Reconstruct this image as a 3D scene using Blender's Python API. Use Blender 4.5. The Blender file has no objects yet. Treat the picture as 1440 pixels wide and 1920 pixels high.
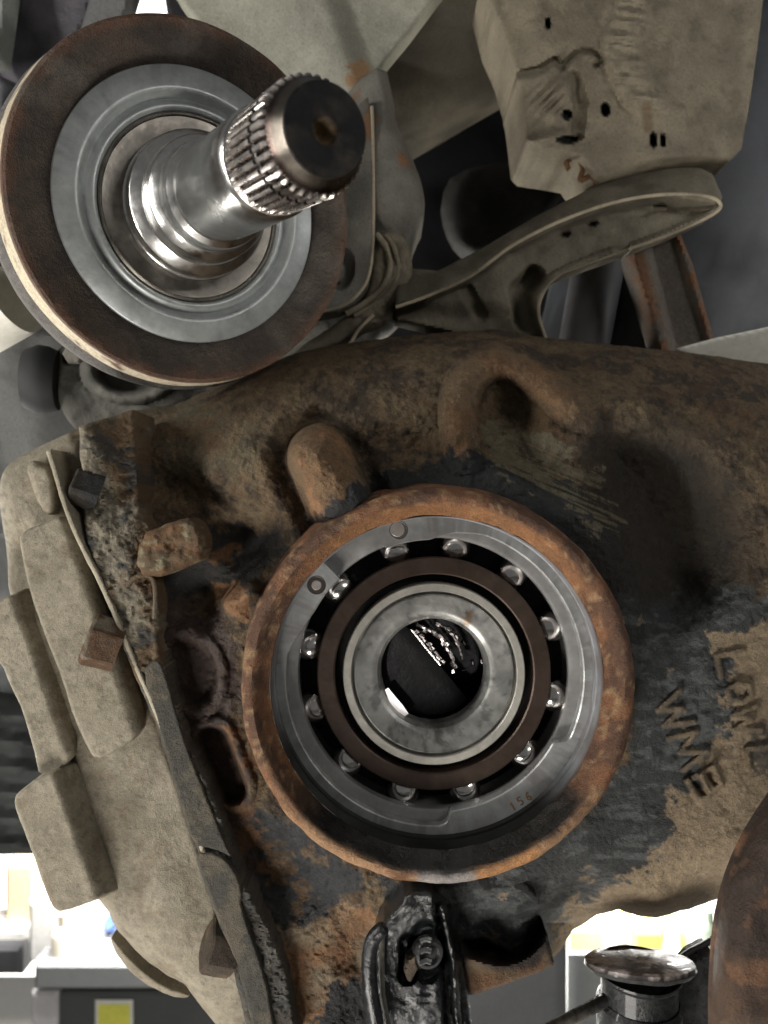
import bpy, math, random
import numpy as np
from mathutils import Vector, Matrix
random.seed(7); rng = np.random.default_rng(7)
sc = bpy.context.scene
K = 0.016            # metres in one working unit (= 100 photo pixels at the plane of the bearing bore)
CD = 14.0            # camera distance in working units

# ------------------------------------------------------------------ camera, world, lamps, exposure
cam_d = bpy.data.cameras.new('camera'); cam = bpy.data.objects.new('camera', cam_d); sc.collection.objects.link(cam)
cam.location = (0, -CD*K, 0); cam.rotation_euler = (math.radians(90), 0, 0)
cam_d.sensor_fit = 'VERTICAL'; cam_d.sensor_height = 36; cam_d.lens = 18*CD/9.6
cam_d.clip_start = 0.005; cam_d.clip_end = 50
cam_d.dof.use_dof = True; cam_d.dof.focus_distance = (CD-.2)*K; cam_d.dof.aperture_fstop = 15
sc.camera = cam
w = bpy.data.worlds.new('World'); sc.world = w; w.use_nodes = True
w.node_tree.nodes['Background'].inputs[0].default_value = (.86, .85, .82, 1)
w.node_tree.nodes['Background'].inputs[1].default_value = .125
def area(name, loc, to, sx, sy, watts, col):
    l = bpy.data.lights.new(name, 'AREA'); l.shape = 'RECTANGLE'; l.size = sx*K; l.size_y = sy*K
    l.energy = watts; l.color = col
    o = bpy.data.objects.new(name, l); sc.collection.objects.link(o)
    o.location = Vector(loc)*K
    o.rotation_euler = (Vector(to)-Vector(loc)).to_track_quat('-Z', 'Y').to_euler()
    return o
area('work_lamp_low', (-10, -15, -24), (0, 0, -1), 12, 6, 2.1, (1, .95, .88))
area('shop_tube_left', (-30, -10, 2), (-2, 0, 0), 2.0, 26, 2.6, (1, .975, .92))
area('strip_fill_right', (24, -22, 12), (0, 0, 2), 14, 1.6, .6, (1, .975, .93))  # added strip, gives the polished shaft something to reflect
area('bay_door_glow', (-26, 30, -12), (-3, 0, 0), 22, 16, 9.0, (1, .97, .90))
area('bay_door_glow_rear', (10, 34, -26), (2, 0, -6), 24, 10, 3.0, (1, .97, .90))
area('rail_fill', (20, 3, 9), (7.8, 6.5, 3.3), 1.0, 6, .10, (1, .98, .95))  # added fill aimed at the pale rail to brighten it
area('bench_fill', (-14, 40, -6), (-14, 46, -26), 26, 8, 22.0, (1, .98, .93))  # added fill that overexposes the bench and cart tray
area('bench_fill_right', (16, 40, -6), (14, 34, -26), 20, 8, 12.0, (1, .98, .93))  # second added fill, brightens the things behind the jack
sp = bpy.data.lights.new('bore_fill_spot', 'SPOT'); sp.energy = 2.0; sp.spot_size = math.radians(9); sp.spot_blend = .6; sp.shadow_soft_size = .25*K; sp.color = (1, .95, .93)  # added narrow spot that brings glints into the bore
so = bpy.data.objects.new('bore_fill_spot', sp); sc.collection.objects.link(so); so.location = Vector((-3.5, -13, -5))*K
so.rotation_euler = (Vector((1.1, 2.5, -3.0))-Vector((-3.5, -13, -5))).to_track_quat('-Z', 'Y').to_euler()
sc.view_settings.view_transform = 'Standard'; sc.view_settings.look = 'None'
sc.view_settings.exposure = 0.0; sc.view_settings.gamma = 1
sc.cycles.max_bounces = 6; sc.cycles.use_denoising = True

# ------------------------------------------------------------------ noise and 2-D distance helpers
def _h(ix, iy, iz, s):
    n = (ix.astype(np.int64)*374761393 + iy.astype(np.int64)*668265263 + iz.astype(np.int64)*2147483647 + s*1274126177) & 0x7fffffff
    n = (n ^ (n >> 13))*1103515245 & 0x7fffffff
    n = (n ^ (n >> 16))*668265263 & 0x7fffffff
    return (n & 0xffff)/65535.0
def vnoise(p, s=0):
    i = np.floor(p).astype(np.int64); f = p-i; f = f*f*(3-2*f)
    r = 0
    for dx in (0, 1):
        wx = f[:, 0] if dx else 1-f[:, 0]
        for dy in (0, 1):
            wy = f[:, 1] if dy else 1-f[:, 1]
            for dz in (0, 1):
                wz = f[:, 2] if dz else 1-f[:, 2]
                r = r + wx*wy*wz*_h(i[:, 0]+dx, i[:, 1]+dy, i[:, 2]+dz, s)
    return r
def fbm(p, scale=1.0, octv=4, seed=0, rough=.55):
    """0..1 fractal noise, p in working units"""
    q = p*scale + 37.1*seed; a = 1; t = 0; r = 0
    for k in range(octv):
        r = r + a*vnoise(q, seed+k); t += a; a *= rough; q = q*2.03+11.7
    return r/t
def sst(a, b, x):
    t = np.clip((x-a)/(b-a), 0, 1); return t*t*(3-2*t)
def mix(a, b, t):
    t = np.asarray(t)[..., None]; return np.asarray(a)*(1-t)+np.asarray(b)*t
def chaikin(poly, n):
    p = np.array(poly, float)
    for _ in range(n):
        q = np.roll(p, -1, 0); p = np.stack([.75*p+.25*q, .25*p+.75*q], 1).reshape(-1, 2)
    return p
def smooth_path(pts, n=8):
    p = [pts[0]]+list(pts)+[pts[-1]]; p = np.array(p, float); out = []
    for i in range(1, len(p)-2):
        for k in range(n):
            t = k/n
            out.append(.5*((2*p[i])+(-p[i-1]+p[i+1])*t+(2*p[i-1]-5*p[i]+4*p[i+1]-p[i+2])*t*t+(-p[i-1]+3*p[i]-3*p[i+1]+p[i+2])*t**3))
    out.append(p[-2]); return np.array(out)
def sdf(x, y, poly):
    """signed distance to a closed polygon, negative inside"""
    p = np.asarray(poly, float); q = np.roll(p, -1, 0)
    d = np.full(x.shape, 1e9); ins = np.zeros(x.shape, bool)
    for a, b in zip(p, q):
        e = b-a; L = e@e
        if L < 1e-9: continue
        t = np.clip(((x-a[0])*e[0]+(y-a[1])*e[1])/L, 0, 1)
        d = np.minimum(d, (x-a[0]-t*e[0])**2+(y-a[1]-t*e[1])**2)
        c = ((a[1] > y) != (b[1] > y))
        if a[1] != b[1]:
            ins ^= c & (x < (b[0]-a[0])*(y-a[1])/(b[1]-a[1])+a[0])
    d = np.sqrt(d); return np.where(ins, -d, d)
def dpath(x, y, pts):
    """distance to an open polyline"""
    d = np.full(x.shape, 1e9); p = np.asarray(pts, float)
    for a, b in zip(p[:-1], p[1:]):
        e = b-a; L = e@e+1e-9
        t = np.clip(((x-a[0])*e[0]+(y-a[1])*e[1])/L, 0, 1)
        d = np.minimum(d, (x-a[0]-t*e[0])**2+(y-a[1]-t*e[1])**2)
    return np.sqrt(d)
def ell(x, y, cx, cy, rx, ry, rot=0):
    c, s = math.cos(math.radians(rot)), math.sin(math.radians(rot))
    u = (x-cx)*c+(y-cy)*s; v = -(x-cx)*s+(y-cy)*c
    return np.sqrt((u/rx)**2+(v/ry)**2)
def gs(x, y, cx, cy, rx, ry, rot=0): return np.exp(-ell(x, y, cx, cy, rx, ry, rot)**2)
def rise(d, r):
    """round ridge section: 1 on the path, 0 beyond r"""
    return np.sqrt(np.clip(1-(d/r)**2, 0, 1))
def P(px, py, y=0.0):
    """a point of the place: where the sight line through (px, py) meets depth y"""
    s = (CD+y)/CD
    return ((px-720)/100*s, y, (960-py)/100*s)

# ------------------------------------------------------------------ materials (procedural, fed by each mesh's own paint map)
def nd(t, typ, **k):
    n = t.nodes.new(typ)
    for a, b in k.items():
        if a in n.inputs: n.inputs[a].default_value = b
        else: setattr(n, a, b)
    return n
def material(name, metal=0.0, fine=18.0, var=.35, bump=.3, bdist=.03, coarse=4.0, spec=.5, coat=0.0, rvar=.25, emit=None, speck=0.0, brushed=False):
    m = bpy.data.materials.new(name); m.use_nodes = True; t = m.node_tree; L = t.links
    b = t.nodes['Principled BSDF']
    at = nd(t, 'ShaderNodeAttribute'); at.attribute_name = 'Col'
    tc = nd(t, 'ShaderNodeTexCoord'); mp = nd(t, 'ShaderNodeMapping'); mp.inputs['Scale'].default_value = (1/K,)*3
    L.new(tc.outputs['Object'], mp.inputs['Vector'])
    n1 = nd(t, 'ShaderNodeTexNoise', Scale=fine, Detail=6.0, Roughness=.65); L.new(mp.outputs[0], n1.inputs['Vector'])
    n2 = nd(t, 'ShaderNodeTexNoise', Scale=coarse, Detail=7.0, Roughness=.6); L.new(mp.outputs[0], n2.inputs['Vector'])
    r1 = nd(t, 'ShaderNodeMapRange'); r1.inputs['From Min'].default_value = .3; r1.inputs['From Max'].default_value = .7
    r1.inputs['To Min'].default_value = 1-var; r1.inputs['To Max'].default_value = 1+var; L.new(n1.outputs[0], r1.inputs['Value'])
    r2 = nd(t, 'ShaderNodeMapRange'); r2.inputs['From Min'].default_value = .3; r2.inputs['From Max'].default_value = .7
    r2.inputs['To Min'].default_value = 1-var*.7; r2.inputs['To Max'].default_value = 1+var*.7; L.new(n2.outputs[0], r2.inputs['Value'])
    mu = nd(t, 'ShaderNodeMath', operation='MULTIPLY'); L.new(r1.outputs[0], mu.inputs[0]); L.new(r2.outputs[0], mu.inputs[1])
    vm = nd(t, 'ShaderNodeVectorMath', operation='SCALE'); L.new(at.outputs['Color'], vm.inputs[0]); L.new(mu.outputs[0], vm.inputs['Scale'])
    col = vm.outputs[0]
    if speck:
        n3 = nd(t, 'ShaderNodeTexVoronoi', Scale=fine*.35); L.new(mp.outputs[0], n3.inputs['Vector'])
        r3 = nd(t, 'ShaderNodeMapRange'); r3.inputs['From Min'].default_value = .12; r3.inputs['From Max'].default_value = .3
        r3.inputs['To Min'].default_value = 1-speck; r3.inputs['To Max'].default_value = 1; L.new(n3.outputs['Distance'], r3.inputs['Value'])
        v2 = nd(t, 'ShaderNodeVectorMath', operation='SCALE'); L.new(col, v2.inputs[0]); L.new(r3.outputs[0], v2.inputs['Scale']); col = v2.outputs[0]
    L.new(col, b.inputs['Base Color'])
    rr = nd(t, 'ShaderNodeMapRange'); rr.inputs['From Min'].default_value = .3; rr.inputs['From Max'].default_value = .7
    rr.inputs['To Min'].default_value = 1-rvar; rr.inputs['To Max'].default_value = 1+rvar; L.new(n2.outputs[0], rr.inputs['Value'])
    rm = nd(t, 'ShaderNodeMath', operation='MULTIPLY', use_clamp=True); L.new(at.outputs['Alpha'], rm.inputs[0]); L.new(rr.outputs[0], rm.inputs[1])
    L.new(rm.outputs[0], b.inputs['Roughness'])
    b.inputs['Metallic'].default_value = metal; b.inputs['Specular IOR Level'].default_value = spec
    b.inputs['Coat Weight'].default_value = coat; b.inputs['Coat Roughness'].default_value = .12
    if bump:
        ad = nd(t, 'ShaderNodeMath', operation='ADD'); L.new(n1.outputs[0], ad.inputs[0])
        m3 = nd(t, 'ShaderNodeMath', operation='MULTIPLY'); m3.inputs[1].default_value = 1.8; L.new(n2.outputs[0], m3.inputs[0]); L.new(m3.outputs[0], ad.inputs[1])
        bp = nd(t, 'ShaderNodeBump', Strength=bump); bp.inputs['Distance'].default_value = bdist*K*4
        L.new(ad.outputs[0], bp.inputs['Height']); L.new(bp.outputs[0], b.inputs['Normal'])
    if emit:
        L.new(at.outputs['Color'], b.inputs['Emission Color']); b.inputs['Emission Strength'].default_value = emit
    return m
M_RUST = material('rusty cast iron', fine=34, var=.36, bump=.75, bdist=.018, coarse=6.5, spec=.35, speck=.22)
M_ALU = material('dusty cast metal', fine=42, var=.26, bump=.6, bdist=.010, coarse=7.0, spec=.3, rvar=.1, speck=.12)
M_UNDER = material('dusty undercoat', fine=16, var=.15, bump=.35, bdist=.025, coarse=2.4, spec=.3, rvar=.12, speck=.15)
M_STEEL = material('machined steel', metal=1.0, fine=9, var=.10, bump=.06, bdist=.01, coarse=2.2, rvar=.35)
M_SATIN = material('satin zinc steel', metal=.55, fine=9, var=.10, bump=.10, bdist=.012, coarse=2.0, rvar=.2)
M_OIL = material('oily black metal', metal=0, fine=9, var=.5, bump=.30, bdist=.03, coarse=3.0, spec=.38, coat=.15, rvar=.7)
M_PLAIN = material('painted surface', fine=5, var=.08, bump=.05, coarse=1.2, rvar=.1)
M_VOID = material('matte near black', fine=8, var=.4, bump=.15, bdist=.02, coarse=2.0, spec=.12, rvar=.2)  # near-black used for dark gaps and black faces alike
M_GLOW = material('daylight glow', fine=1.0, var=.05, bump=0, coarse=.5, emit=3.0)

# ------------------------------------------------------------------ object plumbing
def tag(o, label=None, cat=None, group=None, kind=None):
    for k, v in (('label', label), ('category', cat), ('group', group), ('kind', kind)):
        if v: o[k] = v
    return o
def thing(name, loc, label, cat, group=None):
    o = bpy.data.objects.new(name, None); sc.collection.objects.link(o); o.location = Vector(loc)*K
    o.empty_display_size = .01; return tag(o, label, cat, group)
def origin(o):
    v = Vector((0, 0, 0))
    while o is not None: v = v + o.location; o = o.parent
    return v/K
def mesh(name, V, F, mat, parent=None, col=(.5, .5, .5, .5), sharp=35, loc=None):
    """V in working units (world); col: rgba (a = roughness) or f(points, px, py)"""
    V = np.asarray(V, float).reshape(-1, 3)
    o0 = np.array(origin(parent)) if parent is not None else (np.array(loc) if loc is not None else V.mean(0))
    me = bpy.data.meshes.new(name)
    me.from_pydata(((V-o0)*K).tolist(), [], F if isinstance(F, list) else F.tolist())
    if callable(col):
        s = (CD+V[:, 1])/CD
        c = col(V, 720+V[:, 0]*100/s, 960-V[:, 2]*100/s)
    else: c = np.tile(np.array(col, float), (len(V), 1))
    c = np.asarray(c, float)
    at = me.color_attributes.new('Col', 'FLOAT_COLOR', 'POINT'); at.data.foreach_set('color', np.clip(c, 0, 8).ravel())
    me.polygons.foreach_set('use_smooth', [True]*len(me.polygons))
    me.set_sharp_from_angle(angle=math.radians(sharp))
    me.materials.append(mat); me.update()
    o = bpy.data.objects.new(name, me); sc.collection.objects.link(o)
    if parent is not None: o.parent = parent
    else: o.location = Vector(o0)*K
    return o
def relief(name, poly, depth, mat, parent=None, col=(.5, .5, .5, .5), step=5, sm=0, edge=(12, .15), skirt=1.5, wob=0, holes=(), sharp=50):
    """a solid cast piece: dense front surface over an outline, rounded rim, walls running back"""
    pl = chaikin(poly, sm) if sm else np.array(poly, float)
    x0, y0 = pl.min(0)-step; x1, y1 = pl.max(0)+step
    nx, ny = int((x1-x0)/step)+2, int((y1-y0)/step)+2
    X, Y = np.meshgrid(x0+np.arange(nx)*step, y0+np.arange(ny)*step)
    def S(x, y):
        d = sdf(x, y, pl)
        if wob: d = d+(fbm(np.stack([x.ravel()/100, y.ravel()/100, 0*x.ravel()], 1), 5, 3, 3).reshape(x.shape)-.5)*wob*2
        for h in holes: d = np.maximum(d, -sdf(x, y, h))
        return d
    D = S(X, Y); C = (D[:-1, :-1]+D[1:, :-1]+D[:-1, 1:]+D[1:, 1:])/4 < 0
    gy, gx = np.gradient(D, step); g = np.hypot(gx, gy)+1e-6
    near = D > -.45*step
    use = np.zeros(D.shape, bool)
    for a, b in ((0, 0), (1, 0), (0, 1), (1, 1)): use[a:a+C.shape[0], b:b+C.shape[1]] |= C
    bd = np.zeros(D.shape, int)
    for a, b in ((0, 0), (1, 0), (0, 1), (1, 1)): bd[a:a+C.shape[0], b:b+C.shape[1]] += C
    sn = use & ((bd < 4) | near)
    sh = np.where(sn, np.clip(D, -step, step), 0)
    X = X-gx/g*sh; Y = Y-gy/g*sh
    idx = -np.ones(D.shape, int); idx[use] = np.arange(use.sum())
    x, y = X[use], Y[use]; dd = np.minimum(D[use], 0); dd[sn[use]] = 0
    z = depth(x, y) if callable(depth) else np.full(x.shape, float(depth))
    R, A = edge
    e = np.clip(1+dd/R, 0, 1); z = z+A*(1-np.sqrt(np.clip(1-e*e, 0, 1)))
    s = (CD+z)/CD
    V = np.stack([(x-720)/100*s, z, (960-y)/100*s], 1)
    j, i = np.nonzero(C)
    F = np.stack([idx[j, i], idx[j+1, i], idx[j+1, i+1], idx[j, i+1]], 1)
    E = np.concatenate([F[:, [0, 1]], F[:, [1, 2]], F[:, [2, 3]], F[:, [3, 0]]])
    key = E[:, 0]*len(V)+E[:, 1]; rev = E[:, 1]*len(V)+E[:, 0]
    B = E[~np.isin(key, rev)]
    faces = F.tolist()
    if skirt and len(B):
        bv = np.unique(B); pos = {int(v): k for k, v in enumerate(bv)}
        lev = [V]; n = len(V)
        for k in (1, 2, 3):
            W = V[bv].copy(); W[:, 1] += skirt*k/3; lev.append(W)
        m = len(bv)
        for a, b in B:
            a = int(a); b = int(b); ia, ib = pos[a], pos[b]
            pa, pb = a, b
            for k in range(3):
                qa, qb = n+k*m+ia, n+k*m+ib
                faces.append([pb, pa, qa, qb]); pa, pb = qa, qb
        V = np.concatenate(lev)
    return mesh(name, V, faces, mat, parent, col, sharp)
def frame(A):
    A = np.array(A, float); A /= np.linalg.norm(A)
    h = np.array((0, 0, 1.)) if abs(A[2]) < .9 else np.array((1., 0, 0))
    U = np.cross(h, A); U /= np.linalg.norm(U); W = np.cross(A, U); return A, U, W
def lathe(name, O, A, prof, mat, parent=None, col=(.5, .5, .5, .5), seg=96, sharp=30, rough=0, rad=None, a0=0, a1=360, ph=0, rs=2.0):
    A, U, W = frame(A); O = np.array(O, float); full = abs(a1-a0) >= 360
    n = seg if full else seg+1
    th = np.radians(a0+(a1-a0)*np.arange(n)/seg+ph)
    pr = np.array(prof, float); V = []
    for r, t in pr:
        rr = r*np.ones(n) if rad is None else rad(r, t, th)
        V.append(O+A*t+np.outer(np.cos(th)*rr, U)+np.outer(np.sin(th)*rr, W))
    V = np.concatenate(V)
    if rough:
        c = O+np.outer((V-O)@A, A); dr = V-c; l = np.linalg.norm(dr, axis=1)[:, None]+1e-6
        V = V+dr/l*(fbm(V, rs, 4, 5)[:, None]-.5)*rough+A*(fbm(V, rs*1.3, 4, 9)[:, None]-.5)*rough
    F = []
    for k in range(len(pr)-1):
        for i in range(n if full else n-1):
            j = (i+1) % n
            F.append([k*n+i, k*n+j, (k+1)*n+j, (k+1)*n+i])
    return mesh(name, V, F, mat, parent, col, sharp)
def refine(prof, d=.08):
    out = [prof[0]]
    for a, b in zip(prof[:-1], prof[1:]):
        L = math.hypot(b[0]-a[0], b[1]-a[1]); n = max(1, int(L/d))
        out += [(a[0]+(b[0]-a[0])*k/n, a[1]+(b[1]-a[1])*k/n) for k in range(1, n+1)]
    return out
def tube(name, pts, r, mat, parent=None, col=(.5, .5, .5, .5), seg=12, flat=1.0, rough=0):
    p = np.array(pts, float); n = len(p); T = np.gradient(p, axis=0); T /= np.linalg.norm(T, axis=1)[:, None]
    r = np.full(n, r) if np.isscalar(r) else np.array(r, float)
    V = []
    for i in range(n):
        U = np.cross((0, 1., 0), T[i]); l = np.linalg.norm(U); U = U/l if l > 1e-3 else np.array((1., 0, 0)); W = np.cross(T[i], U)
        a = np.arange(seg)*2*math.pi/seg
        V.append(p[i]+np.outer(np.cos(a), U)*r[i]+np.outer(np.sin(a), W)*r[i]*flat)
    V = np.concatenate(V)
    if rough: V = V+(fbm(V, 3, 3, 2)[:, None]-.5)*rough
    F = [[i*seg+k, i*seg+(k+1) % seg, (i+1)*seg+(k+1) % seg, (i+1)*seg+k] for i in range(n-1) for k in range(seg)]
    F += [list(range(seg))[::-1], [(n-1)*seg+k for k in range(seg)]]
    return mesh(name, V, F, mat, parent, col, 50)
def ppath(pts, y, n=6, y1=None):
    q = smooth_path(pts, n); m = len(q)
    return [P(a, b, y if y1 is None else y+(y1-y)*i/(m-1)) for i, (a, b) in enumerate(q)]
def sphere(name, c, r, mat, parent=None, col=(.5, .5, .5, .5), n=24):
    pr = [(max(1e-4, r*math.sin(math.pi*k/n)), -r*math.cos(math.pi*k/n)) for k in range(n+1)]
    return lathe(name, c, (0, 1, 0), pr, mat, parent, col, seg=32)
def box(name, px0, py0, px1, py1, y, dep, mat, parent=None, col=(.5, .5, .5, .5), r=.04):
    """bevelled block standing at depth y"""
    (x0, _, z1), (x1, _, z0) = P(px0, py0, y), P(px1, py1, y)
    V, F = [], []
    for (yy, i) in ((y, r), (y+r, 0), (y+dep, 0)):
        V += [(x0+i, yy, z0+i), (x1-i, yy, z0+i), (x1-i, yy, z1-i), (x0+i, yy, z1-i)]
    F.append([0, 1, 2, 3])
    for k in (0, 4):
        for i in range(4): j = (i+1) % 4; F.append([k+i, k+4+i, k+4+j, k+j])
    F.append([11, 10, 9, 8])
    return mesh(name, V, F, mat, parent, col, 30)
def rgba(c, a): return np.concatenate([c, np.broadcast_to(np.asarray(a, float), c.shape[:1])[:, None]], 1)
def mottle(c0, c1, c2=None, rough=.7, sc_=1.2, seed=0, cut=(.40, .60)):
    def f(V, px, py):
        t = sst(cut[0], cut[1], fbm(V, sc_, 5, seed)); c = mix(c0, c1, t)
        if c2 is not None: c = mix(c, c2, sst(.56, .68, fbm(V, sc_*2.3, 5, seed+4)))
        return rgba(c, rough)
    return f
BLACK = np.array((.018, .019, .020)); SLATE = np.array((.060, .064, .064)); TAN = np.array((.33, .255, .17))
BROWN = np.array((.115, .078, .045)); DBROWN = np.array((.050, .036, .024)); ORANGE = np.array((.25, .135, .068))
PURPLE = np.array((.062, .043, .036)); OLIVE = np.array((.20, .175, .11)); GREY = np.array((.225, .198, .148)); BONE = np.array((.31, .275, .21))

# ================================================================== THE DIFFERENTIAL
DIFF = thing('differential', (1.0, 2.0, -3.0), 'rusty cast differential housing with open round bearing bore and black oil stains', 'differential')
CX, CZ = 1.02, -3.30       # axis of the bore

top_pts = np.array([(100, 835), (150, 800), (240, 772), (330, 758), (430, 715), (500, 685), (560, 660), (640, 645), (700, 636), (780, 627), (850, 622), (930, 618), (1000, 630), (1100, 641), (1200, 652), (1300, 662), (1440, 682), (1560, 705)], float)
outline = [tuple(p) for p in top_pts]+[(1560, 1640), (1440, 1660), (1340, 1688), (1290, 1705), (1230, 1722), (1195, 1718), (1160, 1706), (1120, 1716), (1075, 1745), (1045, 1790), (1000, 1810),
           (900, 1760), (720, 1790), (690, 1835), (700, 1842), (704, 1960), (600, 1960), (560, 1960), (500, 1930), (455, 1850), (400, 1690), (330, 1480), (250, 1260), (160, 1000)]
LETTERS = []               # raised strokes of the cast marks on the right
def stroke(*pts): LETTERS.append(np.array(pts, float))
def letter(cx, cy, rot, s, strokes):
    c, si = math.cos(math.radians(rot)), math.sin(math.radians(rot))
    for st in strokes: LETTERS.append(np.array([(cx+s*(x*c-y*si), cy+s*(x*si+y*c)) for x, y in st]))
LW = [[(-.5, -.5), (-.28, .5), (0, -.2), (.28, .5), (.5, -.5)]]
LB = [[(-.4, -.5), (-.4, .5)], [(-.4, -.5), (.25, -.45), (.3, -.1), (-.35, 0)], [(-.35, 0), (.4, .1), (.35, .45), (-.4, .5)]]
LL = [[(-.35, -.5), (-.35, .5), (.4, .5)]]
LO = [[(-.35, 0), (-.2, -.4), (.2, -.4), (.38, 0), (.2, .42), (-.2, .42), (-.35, 0)]]
letter(1264, 1335, 66, 52, [[(-.62, -.5), (-.3, .5), (0, -.3), (.3, .5), (.62, -.5)]]); letter(1292, 1402, 64, 52, [[(-.62, .5), (-.4, -.5), (0, .35), (.4, -.5), (.62, .5)]]); letter(1324, 1470, 62, 56, LB)
letter(1372, 1242, 78, 50, LL); letter(1388, 1298, 80, 50, LO); letter(1400, 1350, 80, 46, LW); letter(1425, 1418, 84, 46, LL)
LOOP = smooth_path([(868, 852), (862, 790), (866, 735), (893, 694), (935, 676), (985, 690), (1030, 728), (1075, 765), (1130, 782), (1200, 772)], 6)
POCKET = chaikin([(1110, 800), (1200, 788), (1300, 812), (1370, 880), (1395, 980), (1400, 1100), (1330, 1180), (1230, 1200), (1180, 1100), (1130, 1000), (1080, 900)], 3)
def hdepth(x, y):
    ty = np.interp(x, top_pts[:, 0], top_pts[:, 1]); d = y-ty
    z = 1.15+0*x
    z += 3.4*(1-np.sqrt(1-np.clip(1-d/270, 0, 1)**2))
    rr = np.hypot(x-818, y-1284)
    z += -.25*sst(470, 385, rr)                                   # the casting swells towards the bore
    z += .8*gs(x, y, 330, 930, 130, 60, 25)+.85*gs(x, y, 455, 1000, 80, 60, 0)      # hollow behind the flange
    z += -.35*gs(x, y, 480, 840, 120, 110, -30)
    cap = dpath(x, y, [(600, 858), (632, 930)])
    z += .5*sst(110, 62, cap)*sst(40, 70, cap)
    z = z-1.0*rise(cap, 64)
    z -= .44*rise(np.abs(dpath(x, y, LOOP)), 40)*(.25+.75*sst(1150, 1040, x))*(.3+.7*sst(870, 800, y))
    z += .95*gs(x, y, 950, 772, 66, 56, 30)
    z += .55*gs(x, y, 760, 850, 95, 42, 15)+.5*gs(x, y, 1010, 880, 120, 34, 28)
    sp = sdf(x, y, POCKET); z += 1.25*sst(10, -110, sp)
    z -= .25*gs(x, y, 1180, 745, 120, 24, 0)
    z += .9*sst(1580, 1720, y)*sst(1000, 1100, x)+1.6*(1-np.sqrt(1-np.clip((y-1560)/170, 0, .999)**2))*sst(960, 1060, x)
    z -= .7*gs(x, y, 1235, 1690, 60, 42, 0)
    z += .25*gs(x, y, 1150, 1500, 100, 130, 20)
    z += .45*sst(36, 22, dpath(x, y, [(398, 1392), (432, 1478)]))                # oblong hollow
    z -= .10*rise(np.abs(dpath(x, y, [(398, 1392), (432, 1478)])-38), 12)
    bl = ell(x, y, 352, 1262, 62, 74, -20); z += .22*sst(1, .7, bl)-.12*rise(np.abs(bl-1)*60, 14)
    z -= .5*sst(30, 0, dpath(x, y, [(430, 1130), (470, 1110)]))
    z += .7*gs(x, y, 375, 1110, 55, 40, 0)
    z += .25*gs(x, y, 520, 1640, 60, 60, 0)+.5*sst(1690, 1800, y)*sst(600, 700, x)
    for s in LETTERS: z -= .10*sst(8, 3, dpath(x, y, s))
    q = np.stack([x/100, z*.6, y/100], 1)
    z += (fbm(q, 1.3, 4, 21)-.5)*.26+(fbm(q, 6, 5, 22, .7)-.5)*.15*(1-.35*sst(1050, 1150, x)*sst(1000, 1200, y))
    return z
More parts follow.
